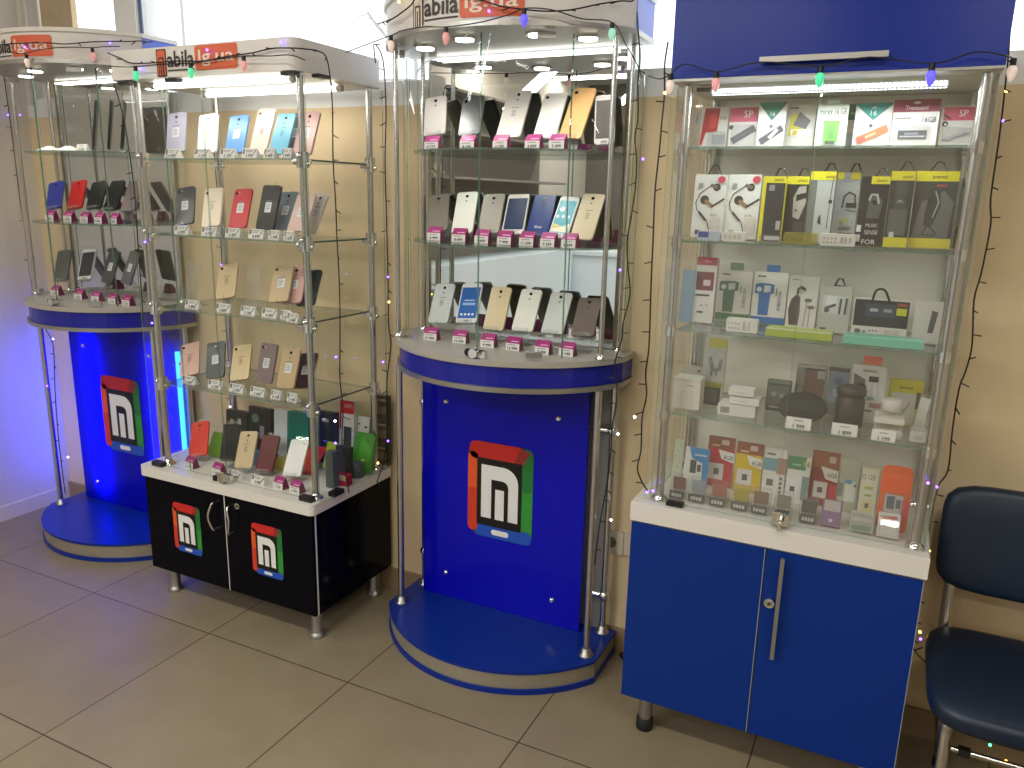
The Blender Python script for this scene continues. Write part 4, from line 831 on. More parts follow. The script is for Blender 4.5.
item('small_box', 'yellowish clear low pack before the pictured sunglasses', 'small box', 783, 817, 233, 246, R2, .02, 2.012, body=(176, 172, 110), lean=0, mt=glass_mat('yellow_plastic', (.9, .88, .55), .08, .6, .35, (190, 180, 90)))
item('small_box', 'white low box at the middle front of the earphone shelf', 'small box', 819.5, 855, 234, 249, R2, .022, 2.004, lean=0, arts=[('e', (.12+.11*i, .62, .03, 1), (170, 166, 162)) for i in range(4)]+[('e', (.12+.11*i, .3, .03, 1), (170, 166, 162)) for i in range(4)]+[('r', (.6, .25, .66, .75), (170, 166, 162)), ('r', (.72, .25, .75, .75), (150, 150, 150)), ('r', (.85, .25, .88, .75), (150, 150, 150))])
R3 = Z4[2]+.006
item('pouch', 'pale blue clear pouch at the left end of the third shelf', 'package', 680, 692.5, 270, 327, R3, .006, 2.1, mt=glass_mat('blue_plastic', (.72, .85, .95), .08, .6, .4, (150, 185, 214)), lean=6)
item('earphone_box', 'slim white box with red top and red picture', 'earphone box', 694, 714.5, 258, 324, R3, .025, None, arts=[('r', (0, .88, 1, 1), (176, 36, 60)), ('t', (.55, .94, .03, 'hoco'), (240, 200, 205)), ('r', (.05, .5, .9, .78), (120, 34, 40)), ('r', (.4, .57, .75, .66), (220, 200, 200)), ('p', [(.1, .55), (.35, .55), (.3, .75), (.1, .75)], (90, 24, 30)), ('r', (.05, .41, .75, .44), (70, 66, 66)), ('r', (.2, .15, .5, .18), (80, 80, 80)), ('e', (.4, .27, .05, 1), (170, 166, 166)), ('e', (.65, .28, .05, 1), (170, 166, 166))], side=(206, 160, 160), ymin=2.06)
jersey = lambda c, c2: [('r', (0, 0, 1, .13), c), ('r', (.1, .9, .35, .93), (110, 110, 110)), ('p', [(.2, .16), (.5, .16), (.52, .58), (.62, .6), (.62, .76), (.5, .78), (.2, .78), (.06, .76), (.06, .58), (.18, .58)], c), ('e', (.18, .66, .08, 1), (226, 228, 224)), ('p', [(.32, .6), (.52, .62), (.52, .74), (.32, .74)], (210, 216, 214)), ('v', (.8, .45, .1, 'INVISIBLE'), (90, 92, 90)), ('r', (.68, .55, .71, .7), (120, 120, 120))]
item('earphone_box', 'white box with green jersey picture and green hanging tab', 'earphone box', 716.5, 750.5, 271, 321, R3, .025, None, arts=jersey((74, 122, 84), 0), tab=(.3, .7, .15, (96, 140, 100)), ymin=2.06)
item('earphone_box', 'white box with blue jersey picture and blue hanging tab', 'earphone box', 752, 786, 273, 325, R3, .025, None, arts=jersey((54, 114, 184), 0), tab=(.32, .72, .14, (60, 122, 196)), ymin=2.06)
item('earphone_box', 'white box picturing a dark coated figure and two earbuds', 'earphone box', 787, 817, 277, 330, R3, .025, None, arts=[('p', [(.12, .06), (.42, .06), (.45, .3), (.42, .6), (.3, .66), (.12, .55), (.05, .35)], (84, 74, 74)), ('e', (.42, .72, .12, 1), (196, 186, 180)), ('p', [(.28, .74), (.4, .82), (.56, .78), (.6, .72), (.4, .76)], (60, 54, 54)), ('p', [(.28, .66), (.3, .78), (.36, .76), (.36, .66)], (60, 54, 54)), ('e', (.7, .55, .13, .5), (120, 118, 118)), ('e', (.8, .42, .13, .5), (120, 118, 118)), ('l', [(.65, .52), (.6, .04)], (130, 128, 128), .02), ('l', [(.78, .4), (.76, .04)], (130, 128, 128), .02), ('r', (.1, .92, .3, .94), (150, 150, 150))], ymin=2.06)
item('earphone_box', 'grey clear boxed earphones with small black hook on top', 'earphone box', 818.5, 850, 287, 334, R3, .025, None, body=(190, 190, 184), arts=[('r', (.1, .4, .9, .8), (206, 208, 206)), ('p', [(.2, .6), (.5, .58), (.55, .78), (.25, .8)], (226, 228, 228)), ('l', [(.22, .52), (.5, .6)], (80, 80, 84), .09), ('e', (.25, .48, .09, 1), (96, 96, 100)), ('l', [(.66, .42), (.68, .72)], (90, 92, 94), .08), ('l', [(.84, .42), (.86, .74)], (90, 92, 94), .08), ('r', (.1, .06, .3, .1), (90, 90, 90))], loop=(.4, .75, .16), ymin=2.06)
item('speaker_box', 'wide black fronted box with cord handle and small yellow label', 'box', 852, 908, 300, 340, R3, .04, None, body=(222, 220, 214), lean=2, arts=[('r', (.02, .3, 1, .97), (40, 44, 54)), ('r', (.22, .55, .76, .88), (66, 76, 92)), ('r', (.3, .68, .45, .76), (170, 180, 190)), ('r', (.55, .68, .7, .76), (150, 160, 170)), ('r', (.78, .62, .96, .8), (206, 206, 50)), ('r', (.78, .84, .96, .93), (150, 80, 60)), ('r', (.07, .05, .17, .22), (110, 110, 110)), ('e', (.24, .16, .035, 1), (150, 150, 150)), ('e', (.34, .2, .015, 1), (60, 60, 60)), ('e', (.4, .2, .015, 1), (60, 60, 60)), ('e', (.46, .2, .015, 1), (60, 60, 60)), ('r', (.6, .05, .85, .25), (200, 198, 192))], ymin=2.06)
o = MB(); p0 = ony(872.5, 300, 2.08); p1 = ony(890.5, 301, 2.08); pm = ony(880.5, 289, 2.08)
item_cord = o.tube(smooth_path([p0-V((0, 0, .006)), p0+V((.004, 0, .02)), pm, (pm+p1)/2+V((0, 0, .008)), p1-V((0, 0, .006))]), .0028, BLK)
SB = bpy.data.objects['speaker_box']
bpy.context.view_layer.update()
o.M = None; o.v = [SB.matrix_world.inverted() @ q for q in o.v]; o.build('cord_handle', SB, label='black cord handle')
item('small_box', 'white upright box with dark slim device pictured, right end of third shelf', 'small box', 913, 941, 302, 345, R3, .03, None, body=(206, 204, 198), arts=[('p', [(.55, .25), (.75, .25), (.85, .75), (.62, .78)], (86, 88, 86))], side=(180, 178, 172), ymin=2.06, yaw=-6)
item('small_box', 'white low box before the green jersey box', 'small box', 726, 757.5, 319, 333, R3, .022, 2.02, lean=0, arts=[('e', (.1+.1*i, .62, .03, 1), (176, 174, 170)) for i in range(4)]+[('e', (.1+.1*i, .3, .03, 1), (176, 174, 170)) for i in range(4)]+[('r', (.55, .2, .6, .8), (180, 178, 174)), ('r', (.72, .2, .75, .8), (180, 178, 174))])
item('flat_box', 'lime green flat box lying at the front of the third shelf', 'flat box', 765, 832, 330, 344, R3, .045, 2.008, body=(176, 196, 84), lean=0, arts=[('r', (.0, .82, 1, 1), (220, 222, 196))], hmax=.028)
item('flat_box', 'mint green flat box lying at the right front of the third shelf', 'flat box', 842, 924, 338, 353, R3, .05, 2.004, body=(128, 204, 176), lean=0, arts=[('r', (0, .9, 1, 1), (170, 222, 204))], hmax=.03)
R4 = Z4[3]+.006
item('small_box', 'white lidded box at the left end of the fourth shelf', 'small box', 673, 700, 378, 409.5, R4, .05, None, body=(222, 218, 208), lean=0, arts=[('r', (.0, .9, 1, .93), (190, 186, 176)), ('l', [(.3, .05), (.3, .55), (.7, .55), (.7, .05)], (200, 196, 186), .02), ('r', (.5, .75, .75, .78), (150, 148, 142))])
item('small_box', 'pale clear box behind the white lidded box', 'small box', 678, 701, 366, 400, R4, .015, 2.24, body=(196, 194, 184), lean=0, arts=[('r', (.2, .6, .4, .7), (120, 118, 112)), ('r', (.75, .8, .9, .88), (80, 80, 80))])
item('cable_pack', 'silver and black pack with yellow header and grey cable', 'package', 702, 724, 339, 406, R4, .012, None, body=(188, 184, 174), arts=[('r', (.2, .86, 1, 1), (190, 180, 60)), ('r', (0, 0, .9, .36), (62, 60, 58)), ('r', (0, .27, .95, .36), (150, 146, 50)), ('l', [(.3, .7), (.45, .52), (.75, .55), (.8, .68)], (86, 80, 76), .16), ('r', (.35, .44, .45, .52), (50, 48, 46)), ('r', (.58, .44, .68, .52), (50, 48, 46)), ('r', (.12, .06, .75, .24), (84, 82, 80))], bl=[(.05, .34, .92, .82, .012)], ymin=2.08)
item('small_box', 'white box at the bottom of the small stack on the fourth shelf', 'small box', 717, 755, 405, 421, R4, .06, 2.04, lean=0, arts=[('r', (.08, .2, .32, .75), (150, 148, 142))], hmax=.03)
zt = R4+.032
item('small_box', 'white box in the middle of the small stack', 'small box', 729, 759, 398, 408, zt, .045, 2.045, lean=0, arts=[('r', (.1, .4, .6, .5), (190, 186, 178))], hmax=.02)
item('small_box', 'white box on top of the small stack', 'small box', 728, 754, 389, 398, zt+.0225, .04, 2.045, lean=0, arts=[('r', (.2, .4, .7, .5), (196, 192, 184))], hmax=.02)
item('adapter_pack', 'dark green clear pack left of the round black charger', 'package', 766, 790, 381, 412, R4, .02, None, body=(84, 94, 88), arts=[('e', (.3, .55, .12, 1), (150, 158, 152)), ('e', (.65, .52, .1, 1), (140, 148, 142)), ('r', (.15, .1, .7, .16), (186, 186, 178)), ('r', (0, .9, 1, 1), (120, 126, 120))], bl=[(.06, .2, .94, .85, .012)], lean=2, ymin=2.1)
item('cable_pack', 'clear pack with reddish brown insert behind the round black charger', 'package', 795, 825.5, 366, 405, R4, .02, 2.2, body=(160, 156, 148), arts=[('r', (.3, .1, .95, .9), (134, 104, 96)), ('r', (.7, .72, .95, .9), (180, 176, 170)), ('r', (.3, .9, .95, .94), (70, 66, 62)), ('p', [(.02, .2), (.2, .15), (.3, .35), (.15, .55), (.05, .4)], (206, 204, 198)), ('r', (.36, .3, .8, .34), (110, 84, 78))], bl=[(.02, .05, .3, .95, .012)], lean=2)
item('cable_pack', 'narrow pack with bluish insert between brown insert and white box', 'package', 827, 848, 368, 407, R4, .02, 2.19, body=(150, 154, 160), arts=[('r', (.08, .2, .92, .88), (142, 156, 178)), ('r', (.3, .4, .7, .55), (190, 194, 200)), ('e', (.5, .72, .2, 1), (110, 124, 150)), ('r', (0, .92, 1, 1), (84, 82, 80))], lean=2)
item('earphone_box', 'white box with black brand lettering and white earbuds pictured, orange tab', 'earphone box', 849.5, 884, 366, 428, R4, .03, 2.15, arts=[('t', (.5, .91, .055, 'awei'), (40, 36, 38), 1.4), ('p', [(.1, .4), (.4, .45), (.4, .75), (.05, .85)], (120, 108, 108)), ('e', (.3, .6, .16, 1), (60, 54, 56)), ('r', (.46, .44, .6, .72), (236, 236, 236)), ('r', (.64, .46, .78, .74), (240, 240, 240)), ('r', (.5, .72, .78, .82), (60, 56, 58)), ('r', (.5, .4, .7, .46), (150, 190, 200)), ('r', (.6, .28, .95, .36), (190, 140, 140)), ('r', (.4, .2, .7, .23), (120, 118, 116))], tab=(.26, .82, .15, (214, 110, 84)), side=(190, 184, 178), lean=2)
o = MB(); c = ony(801.5, 412, 2.075); zc = R4
q = Matrix.Translation((c.x, 2.085, zc+.039)) @ Matrix.Rotation(rad(26), 4, 'X')
o.M = q; o.lathe((0, 0, -.006), [(.054, 0), (.059, .003), (.059, .008), (.054, .011), (.02, .0112)], mat('dark_charger', (52, 50, 52), .5), 36)
dk = o.build('wireless_charger', label='round dark wireless charger disc propped on the fourth shelf', cat='charger')
q2 = MB(); q2.box(c.x-.03, c.x+.03, 2.10, 2.13, zc+.0008, zc+.028, ACRYL); q2.build('rest', dk)
MB().lathe(ony(848, 428, 2.10)*0+V((ony(848, 420, 2.10).x, 2.10, R4+.0008)), [(.031, 0), (.034, .004), (.034, .072), (.031, .077), (.031, .08), (.035, .083), (.035, .096), (.029, .103), (.010, .104)], mat('dark_speaker', (66, 58, 58), .45), 28).build('cylinder_speaker', label='dark cylindrical speaker standing on the fourth shelf', cat='speaker')
item('earphone_box', 'yellow framed box with black brand lettering behind the small white jar', 'earphone box', 887, 922, 381, 424, R4, .025, 2.17, body=(204, 192, 50), arts=[('t', (.5, .84, .07, 'awei'), (50, 46, 20), 1.4), ('r', (.1, .02, .85, .72), (196, 194, 184)), ('l', [(.3, .3), (.4, .5), (.5, .3), (.65, .5)], (150, 148, 140), .05), ('r', (.82, .4, .95, .76), (90, 80, 50))], lean=3)
item('small_box', 'white square box lying under the small white lidded box, right front', 'small box', 872, 901.5, 430, 444, R4, .055, 2.03, body=(216, 212, 202), lean=0, hmax=.034)
item('small_box', 'white square lidded box carrying the small white jar', 'small box', 873, 904, 418, 432, R4+.0365, .06, 2.028, body=(226, 222, 212), lean=0, hmax=.026)
x = ony(891, 412, 2.06).x
MB().lathe((x, 2.06, R4+.0645), [(.02, 0), (.024, .003), (.024, .024), (.02, .028), (.008, .028)], cm((220, 216, 208)), 22).build('small_jar', label='small round white jar on the stacked white boxes', cat='jar')
item('blister_pack', 'tilted clear pack leaning at the right end of the fourth shelf', 'package', 912, 926, 395, 440, R4, .008, 2.12, mt=BLIST, lean=16, arts=[('r', (.1, .1, .9, .9), (214, 212, 204))], yaw=-25)
item('small_box', 'white low box at the right front corner of the fourth shelf', 'small box', 909, 926.5, 432, 449, R4, .05, 2.03, body=(210, 208, 200), lean=0, hmax=.03, arts=[('r', (.3, .3, .7, .6), (190, 186, 176))])
wtag('price tag reading 1 999 in front of the round charger', 798, 424, 2.0, R4, '1 999', 0, .06, .028, True)
wtag('price tag reading 1 899 in front of the cylindrical speaker', 844.5, 429, 2.0, R4, '1 899', 0, .058, .028, True)
wtag('price tag reading 1 199 in front of the small white jar', 883, 439, 1.998, R4, '1 199', 0, .052, .026, True)
R5 = WT
def tub(label, px, py, w, c, Y, h=.06):
    x = ony(px, py, Y).x; g = MB(); g.M = Matrix.Translation((x, Y, R5+.001))
    a = w/2; n = 8
    # rounded bin-shaped bubble sloping to the front
    prof = [(0, .002), (0, .028)]+[(.012+.03*i/n, .028+(h-.028)*math.sin(rad(90*i/n))) for i in range(1, n+1)]+[(.052, h), (.055, .002)]
    vs = [(-a*(.86 if i < 2 else 1), y, z) for i, (y, z) in enumerate(prof)]+[(a*(.86 if i < 2 else 1), y, z) for i, (y, z) in enumerate(prof)]; L = len(prof)
    g.add(vs, [(i, L+i, L+i+1, i+1) for i in range(L-1)], BLIST); g.add(vs, [tuple(range(L)), tuple(reversed(range(L, 2*L)))], BLIST)
    o = g.build('blister_tub', label=label, cat='package', group='clear tubs of memory cards along the glass')
    k = MB(); k.M = g.M
    k.box(-a*.72, a*.72, .008, .04, .001, .014, cm((120, 116, 110))); k.box(-a*.84, a*.84, .0015, .004, .003, .024, cm((52, 50, 52)))
    for i in range(4): k.face(rect(-a*.55+a*.32*i, .009, -a*.32+a*.32*i, .018), .0012, cm((206, 204, 198)))
    k.slab(rr(-a*.8, a*.8, .018, h*.9, .004, 2), .034, .036, cm(c)); k.build('insert', o)
    return o
tubs = [(676.5, 486, .052, (126, 70, 60), 'leftmost'), (696, 490, .056, (150, 160, 170), 'second from left'), (717, 494, .058, (170, 96, 80), 'third from left'), (739, 498, .056, (196, 170, 40), 'yellow lined fourth from left'), (759, 503, .056, (150, 116, 96), 'fifth from left'), (782, 507, .052, (150, 140, 124), 'sixth from left, behind the lock'), (808, 511, .056, (86, 84, 80), 'seventh from left')]
for px, py, w_, c, lb in tubs: tub('clear blister tub of memory cards, %s along the case front' % lb, px, py, w_*.84, c, 2.0)
def card(label, px0, px1, pt, pb, arts, body=(226, 224, 216), **k): item('memory_card_pack', label, 'package', px0, px1, pt, pb, R5, .004, arts=arts, body=body, lean=k.pop('lean', 8), **k)
card('pale green patterned card at the left end of the case floor', 667, 682, 440, 478, [('e', (.2+.25*(i % 3), .15+.14*i, .07, 1), (130+10*(i % 3), 158, 120)) for i in range(6)], (196, 204, 180), Y=2.17)
card('white card with blue corner and dark memory cards', 683.5, 708, 449, 480, [('p', [(.15, 1), (1, 1), (1, .0), (.78, .0), (.74, .62), (.3, .72)], (58, 140, 200)), ('r', (.25, .35, .5, .68), (70, 84, 76)), ('r', (.55, .4, .7, .58), (90, 84, 96)), ('r', (.4, .8, .9, .84), (190, 220, 236))], Y=2.12)
mem = lambda c, g_, t_: [('r', (0, .76, 1, 1), (150, 84, 62)), ('r', (.5, .84, .78, .94), (214, 190, 176)), ('r', (.15, .8, .45, .83), (226, 190, 170)), ('r', (0, 0, 1, .76), c), ('p', [(.4, .74), (1, .7), (1, .5), (.55, .56)], (232, 228, 222)), ('t', (.8, .6, .08, g_), (50, 40, 40), .9), ('r', (.1, .14, .66, .46), (216, 210, 208)), ('r', (.3, .24, .5, .36), (100, 96, 100))]
card('brown topped red memory card pack, left one of the pair', 706, 733, 438, 484, mem((190, 46, 62), '8GB', 0), Y=2.16)
card('brown topped yellow memory card pack, right one of the pair', 734.5, 761.5, 444, 489, mem((214, 180, 36), '8GB', 0), Y=2.15)
card('white pack with teal and brown blocks in the middle of the case floor', 762.5, 785, 450, 493, [('r', (0, .55, .7, .8), (120, 166, 180)), ('r', (.6, .5, 1, .82), (176, 140, 120)), ('r', (.1, .86, .5, .9), (120, 120, 112)), ('r', (.2, .25, .5, .38), (120, 118, 120))]+[('r', (.78, .12+.09*i, .9, .17+.09*i), (110, 106, 104)) for i in range(4)], Y=2.14)
card('white pack with green top and round 16 badge', 786, 809, 458, 497, [('r', (0, .72, .8, 1), (84, 142, 96)), ('r', (.2, .8, .6, .84), (160, 200, 168)), ('e', (.86, .86, .17, 1), (220, 216, 170)), ('t', (.86, .86, .1, '16'), (70, 100, 70)), ('r', (.7, .1, 1, .6), (126, 148, 146)), ('r', (.05, .1, .6, .5), (230, 228, 224)), ('r', (.2, .25, .42, .36), (96, 92, 92))], Y=2.13)
card('brown topped dark red pack marked 16GB', 810, 838, 453, 500, [('r', (0, .7, 1, 1), (150, 84, 60)), ('r', (.62, .8, .86, .92), (200, 176, 160)), ('r', (0, 0, 1, .7), (146, 46, 44)), ('p', [(.35, .72), (1, .68), (1, .46), (.55, .5)], (230, 224, 210)), ('t', (.78, .58, .07, '16GB'), (50, 40, 40), .8), ('r', (.15, .14, .65, .44), (206, 198, 192)), ('r', (.3, .24, .5, .34), (100, 90, 92)), ('r', (.75, .1, 1, .42), (190, 50, 70))], Y=2.15)
card('clear pack with white and blue dotted insert right of the 16GB pack', 839, 858.5, 462, 500, [('r', (.35, .2, .9, .6), (222, 222, 216)), ('e', (.5, .58, .2, .6), (90, 150, 190)), ('r', (.0, .28, .25, .55), (130, 130, 126)), ('e', (.85, .52, .08, 1), (110, 110, 110))], (186, 186, 166), Y=2.14)
card('pale pack marked 32 with green lettering', 859.5, 877, 469, 514, [('t', (.4, .82, .09, '32 GB'), (90, 110, 70), .7), ('r', (.25, .6, .75, .66), (170, 180, 110)), ('r', (.2, .2, .8, .42), (210, 204, 150)), ('r', (.4, .27, .6, .36), (100, 96, 90)), ('r', (.3, .48, .7, .52), (150, 170, 110))], (212, 210, 188), Y=2.08)
ob = item('memory_card_pack', 'bright orange rounded pack at the right end of the case floor', 'package', 879, 911, 468, 526, R5, .004, Y=2.055, body=(236, 96, 44), lean=7, round_=.02, arts=[('r', (.2, .22, .78, .56), (226, 220, 214)), ('r', (.26, .34, .52, .54), (70, 84, 120)), ('r', (.56, .36, .72, .5), (90, 100, 130)), ('p', [(.25, .3), (.7, .26), (.6, .22), (.4, .22)], (226, 90, 60)), ('t', (.55, .85, .06, 'ORICO'), (248, 130, 80)), ('r', (.75, .2, .98, .5), (226, 70, 80))], bl=[(.1, .04, .85, .6, .014)])
item('card_reader_pack', 'purple card reader pack leaning at the front of the case floor', 'package', 821, 842, 497, 524, R5, .012, 2.0, body=(122, 92, 128), lean=38, arts=[('r', (.1, .55, .9, .95), (176, 164, 164)), ('e', (.5, .2, .1, 1), (196, 180, 206))], hmax=.07)
item('card_reader_pack', 'clear and green pack standing before the pale pack marked 32', 'package', 850, 874, 512, 532, R5, .02, 2.0, body=(176, 178, 160), lean=20, arts=[('r', (.05, .05, .9, .3), (120, 140, 120)), ('r', (.1, .5, .9, .7), (206, 204, 190))], hmax=.05, bl=[(.05, .05, .95, .9, .008)])
item('card_reader_pack', 'clear pack with red print standing before the orange pack', 'package', 877, 900, 516, 538, R5, .02, 1.995, body=(206, 202, 196), lean=20, arts=[('p', [(.1, .6), (.9, .75), (.8, .9), (.1, .8)], (190, 50, 50)), ('r', (.1, .1, .9, .4), (226, 222, 216))], hmax=.06, bl=[(.05, .05, .95, .9, .008)])

# -- jumble at the back of the black cabinet's counter
def box2(name, label, cat, px0, px1, pt, pb, Y, body, arts=(), depth=.03, z=.514, **k): return item(name, label, cat, px0, px1, pt, pb, z, depth, Y, body, arts=arts, **k)
box2('case_box', 'black box with pale phone pictures at the back of the counter', 'box', 226, 247, 412, 462, 2.19, (24, 24, 28), [('r', (.2, .3, .35, .75), (160, 140, 120)), ('r', (.55, .35, .7, .8), (170, 160, 160))], .02)
box2('case_box', 'black box with green badge behind the gold phone', 'box', 248, 270, 409, 462, 2.19, (26, 27, 34), [('e', (.3, .75, .16, 1), (90, 120, 90)), ('r', (.5, .3, .7, .6), (140, 136, 150))], .02)
box2('case_box', 'white upright box at the back of the counter', 'box', 273, 286, 411, 460, 2.18, (206, 208, 212), [], .02)
box2('case_box', 'teal upright box at the back of the counter', 'box', 287, 307, 414, 462, 2.17, (20, 112, 100), [('r', (.2, .1, .8, .16), (60, 150, 140))], .03)
box2('case_box', 'dark navy box at the back right of the counter', 'box', 317, 334, 413, 458, 2.21, (30, 34, 48), [('r', (.2, .8, .6, .86), (150, 150, 170)), ('r', (0, 0, .1, 1), (70, 74, 90))], .02)
box2('case_box', 'white box with red top leaning at the back right of the counter', 'box', 338, 352, 402, 452, 2.235, (206, 204, 204), [('r', (0, .8, 1, 1), (190, 34, 34)), ('r', (0, .55, .12, 1), (190, 34, 34)), ('t', (.6, .92, .06, 'USAMS'), (230, 190, 190), .6), ('r', (.3, .1, .85, .6), (60, 62, 70))], .02)
box2('case_box', 'white box with dark round cut-outs at the back right of the counter', 'box', 353, 366, 419, 462, 2.25, (214, 212, 210), [('e', (.25, .85, .09, .6), (40, 40, 42)), ('e', (.75, .8, .12, .6), (40, 40, 42)), ('e', (.4, .68, .08, .6), (40, 40, 42)), ('r', (.35, .1, .75, .55), (50, 50, 54))], .02, lean=8)
box2('green_pack', 'bright green pack at the right of the counter', 'package', 350, 369, 436, 472, 2.08, (58, 140, 42), [('p', [(.1, .1), (.8, .1), (.95, .6), (.4, .9)], (76, 166, 54))], .02, lean=16, round_=.01)
box2('case_box', 'slim grey upright box behind the front right post', 'box', 325.5, 333, 452, 489, 2.02, (84, 92, 88), [], .03, lean=0)
box2('car_charger_pack', 'black ribbed pack beside the slim grey box', 'package', 334, 348, 448, 480, 2.10, (34, 36, 34), [('r', (.1+.2*i, .05, .2+.2*i, .95), (52, 54, 52)) for i in range(4)], .02, lean=6)
box2('gift_box', 'small red box with wooden lid at the right edge of the counter', 'box', 335, 347, 475, 489, 1.99, (172, 40, 56), [('r', (0, .5, 1, 1), (196, 166, 126))], .03, lean=0)
x = -1.665
MB().lathe((x, 2.158, .5148), [(.022, 0), (.027, .004), (.027, .05), (.022, .056), (.01, .056)], mat('blue_grey_plastic', (70, 84, 92), .35), 22).build('round_speaker', label='small blue grey round speaker at the right edge of the counter', cat='speaker')
box2('flat_pack', 'yellow green pouch behind the scarlet phone', 'package', 322, 333, 444, 458, 2.1, (150, 176, 40), [], .008, z=.545, lean=20)
SBX = MB(); SBX.M = Matrix.Translation((ony(256, 455, 2.12).x, 2.1, .5145))
SBX.box(-.05, .09, -.035, .045, 0, .03, cm((90, 150, 200))); SBX.build('booklet_stack', label='pale blue booklet pile behind the gold phone', cat='booklet', bevel=.001)
SBX = MB(); SBX.M = Matrix.Translation((ony(287, 462, 2.10).x, 2.10, .5145)); SBX.box(-.035, .03, -.03, .035, 0, .04, cm((206, 186, 80))); SBX.build('booklet_stack', label='yellow booklet pile behind the white phone', cat='booklet', bevel=.001)
box2('flat_pack', 'green pouch behind the bright red phone', 'package', 205, 220, 434, 450, 2.06, (120, 180, 50), [], .01, lean=30)
q = MB(); x0_ = ony(373, 400, 2.30).x; x1_ = ony(390, 400, 2.30).x
for i, (z0_, z1_, c) in enumerate(((.70, .79, (40, 34, 26)), (.61, .695, (52, 42, 30)), (.525, .605, (36, 32, 28)))):
    g = MB().box(x0_, x1_, 2.285, 2.305, z0_, z1_, cm(c, .35)); g.face(rect(x0_+.008, z0_+.02, x1_-.008, z0_+.05), 2.2846, cm((110, 90, 60))); g.face(rect(x0_+.008, z1_-.02, x1_-.01, z1_-.012), 2.2846, cm((150, 136, 110)))
    g.build('accessory_pack', label='black and bronze pack, %s of three stacked at the cabinet\'s rear right corner' % ('top', 'middle', 'bottom')[i], cat='package', group='black and bronze packs')

# ------------------------------------------------------------------ light strings
EM = {'purple': (110, 70, 255), 'yellow': (255, 200, 90), 'white': (240, 236, 255), 'green': (60, 240, 130), 'orange': (255, 150, 50)}
def led_mat(c): return mat('led_%s_glow' % c, EM[c], .4, emit=9.)
def push_out(P, push):
    if push:
        cx, rr_ = push
        for p in P:
            if p.y < 2.21 and p.z > .9:
                d = math.hypot(p.x-cx, p.y-YC)
                if d < rr_: p.x = cx+(p.x-cx)*rr_/d; p.y = YC+(p.y-YC)*rr_/d
    return P
def fairy(label, path, leds, step=.06, r=.0021, k=4, push=None, sidew=False):
    P = push_out(smooth_path(path, k), push); leds = [(push_out([V(p)], push)[0], c) for p, c in leds]; w = MB(); w.tube(P, r, WIRE, 5)
    acc = 0
    rnd = random.Random(label)
    for a, b in zip(P, P[1:]):
        acc += (b-a).length
        if acc > step:
            acc = 0; sw_ = sidew and b.y > 1.9
            d = V((rnd.choice((-1, 1))*.018 if not sw_ else abs(rnd.uniform(.006, .02)), -rnd.uniform(0.002, .008) if not sw_ else rnd.uniform(-.02, .02), rnd.uniform(-.012, .006)))
            w.tube([b, b+d*.5, b+d], r*.9, WIRE, 4)
    o = w.build('fairy_lights', label=label, cat='fairy lights', group='strings of small fairy lights')
    for p, c in leds: MB().sphere(p, .0038, led_mat(c), 8).build('led', o, label='glowing %s led' % c)
    return o
cyl1 = lambda x, y: oncyl(x, y, CX1, YC, .470); cyl3 = lambda x, y: oncyl(x, y, CX3, YC, .470)
cone3 = lambda x, y: oncyl(x, y, CX3, YC, .485)
pl = lambda x, y: ony(x, y, 1.868)
fairy('small light string across the glowing kiosk canopy', [cyl1(*q) for q in ((-10, 46), (10, 44), (30, 43), (50, 43), (67, 44), (90, 42), (110, 41.5), (128, 41.5))]+[ony(143, 41, 2.13), ony(150, 43, 2.2)], [(cyl1(24.5, 47), 'purple'), (cyl1(110, 43), 'purple')], push=(CX1, .470))
sx = lambda x, y: onx(x, y, -1.596)
fairy('small light string across the square cabinet canopy and down its right side', [pl(*q) for q in ((108, 53), (120, 58), (131, 63), (150, 63), (176, 61), (203, 61), (230, 56), (252, 53), (272, 48.5), (291, 48))]+[sx(305, 49), sx(318, 51), sx(326, 57), sx(330, 76), sx(332.5, 110), sx(333, 160), sx(335.5, 200), sx(337, 240), sx(339, 275), sx(340, 310), sx(340, 350), sx(340, 380), sx(343, 409), sx(342, 440), sx(345, 470), sx(349, 493)],
      [(pl(140, 69), 'purple'), (pl(207, 50), 'purple'), (pl(281, 42), 'purple'), (sx(336, 357), 'purple'), (sx(335.5, 443), 'purple'), (sx(335, 421), 'white')], sidew=True)
side = lambda x, y: ony(x, y, 2.18)
fairy('light string hanging between the square cabinet and the tall kiosk', [V((-1.574, 2.19, 1.91))]+[side(*q) for q in ((374, 44), (383, 60), (386, 110), (385, 160), (386.4, 215), (388, 277), (388.6, 324), (391, 345), (387, 381), (388, 420), (386, 445), (383, 463), (377, 482))], [(side(388, 277), 'purple'), (side(383, 362), 'purple'), (side(389, 302), 'yellow'), (side(388, 441), 'purple'), (side(378, 463), 'yellow')])
rs = lambda x, y: ony(x, y, 2.12 if y < 480 else 2.20)
fairy('light string across the tall kiosk canopy', [cyl3(*q) for q in ((378, 24), (392, 19), (410, 6), (418, -4), (440, -8), (470, -4), (500, 6), (540, 11), (570, 10), (600, 4), (622, 1))]+[rs(632, 1), rs(640, -6)], [(cyl3(489, 11), 'purple'), (cyl3(399, 2), 'yellow')], push=(CX3, .470))
fairy('light string hanging down the right side of the tall kiosk', [rs(*q) for q in ((637, 12), (638, 29), (640, 58), (638, 82), (638, 117), (635, 137), (636.6, 160), (635, 190), (631, 217), (627, 242), (628, 269), (630, 294), (623, 324), (621.5, 340), (615, 362), (615, 376), (617, 385.5), (615.5, 409), (612, 425.6), (611, 449), (608, 478), (604, 500), (599, 529), (594.5, 565))], [(rs(643, 159), 'purple'), (rs(620, 270), 'purple'), (rs(618, 434), 'white'), (rs(611, 520), 'white')])
lf = lambda x, y: ony(x, y, 1.925)
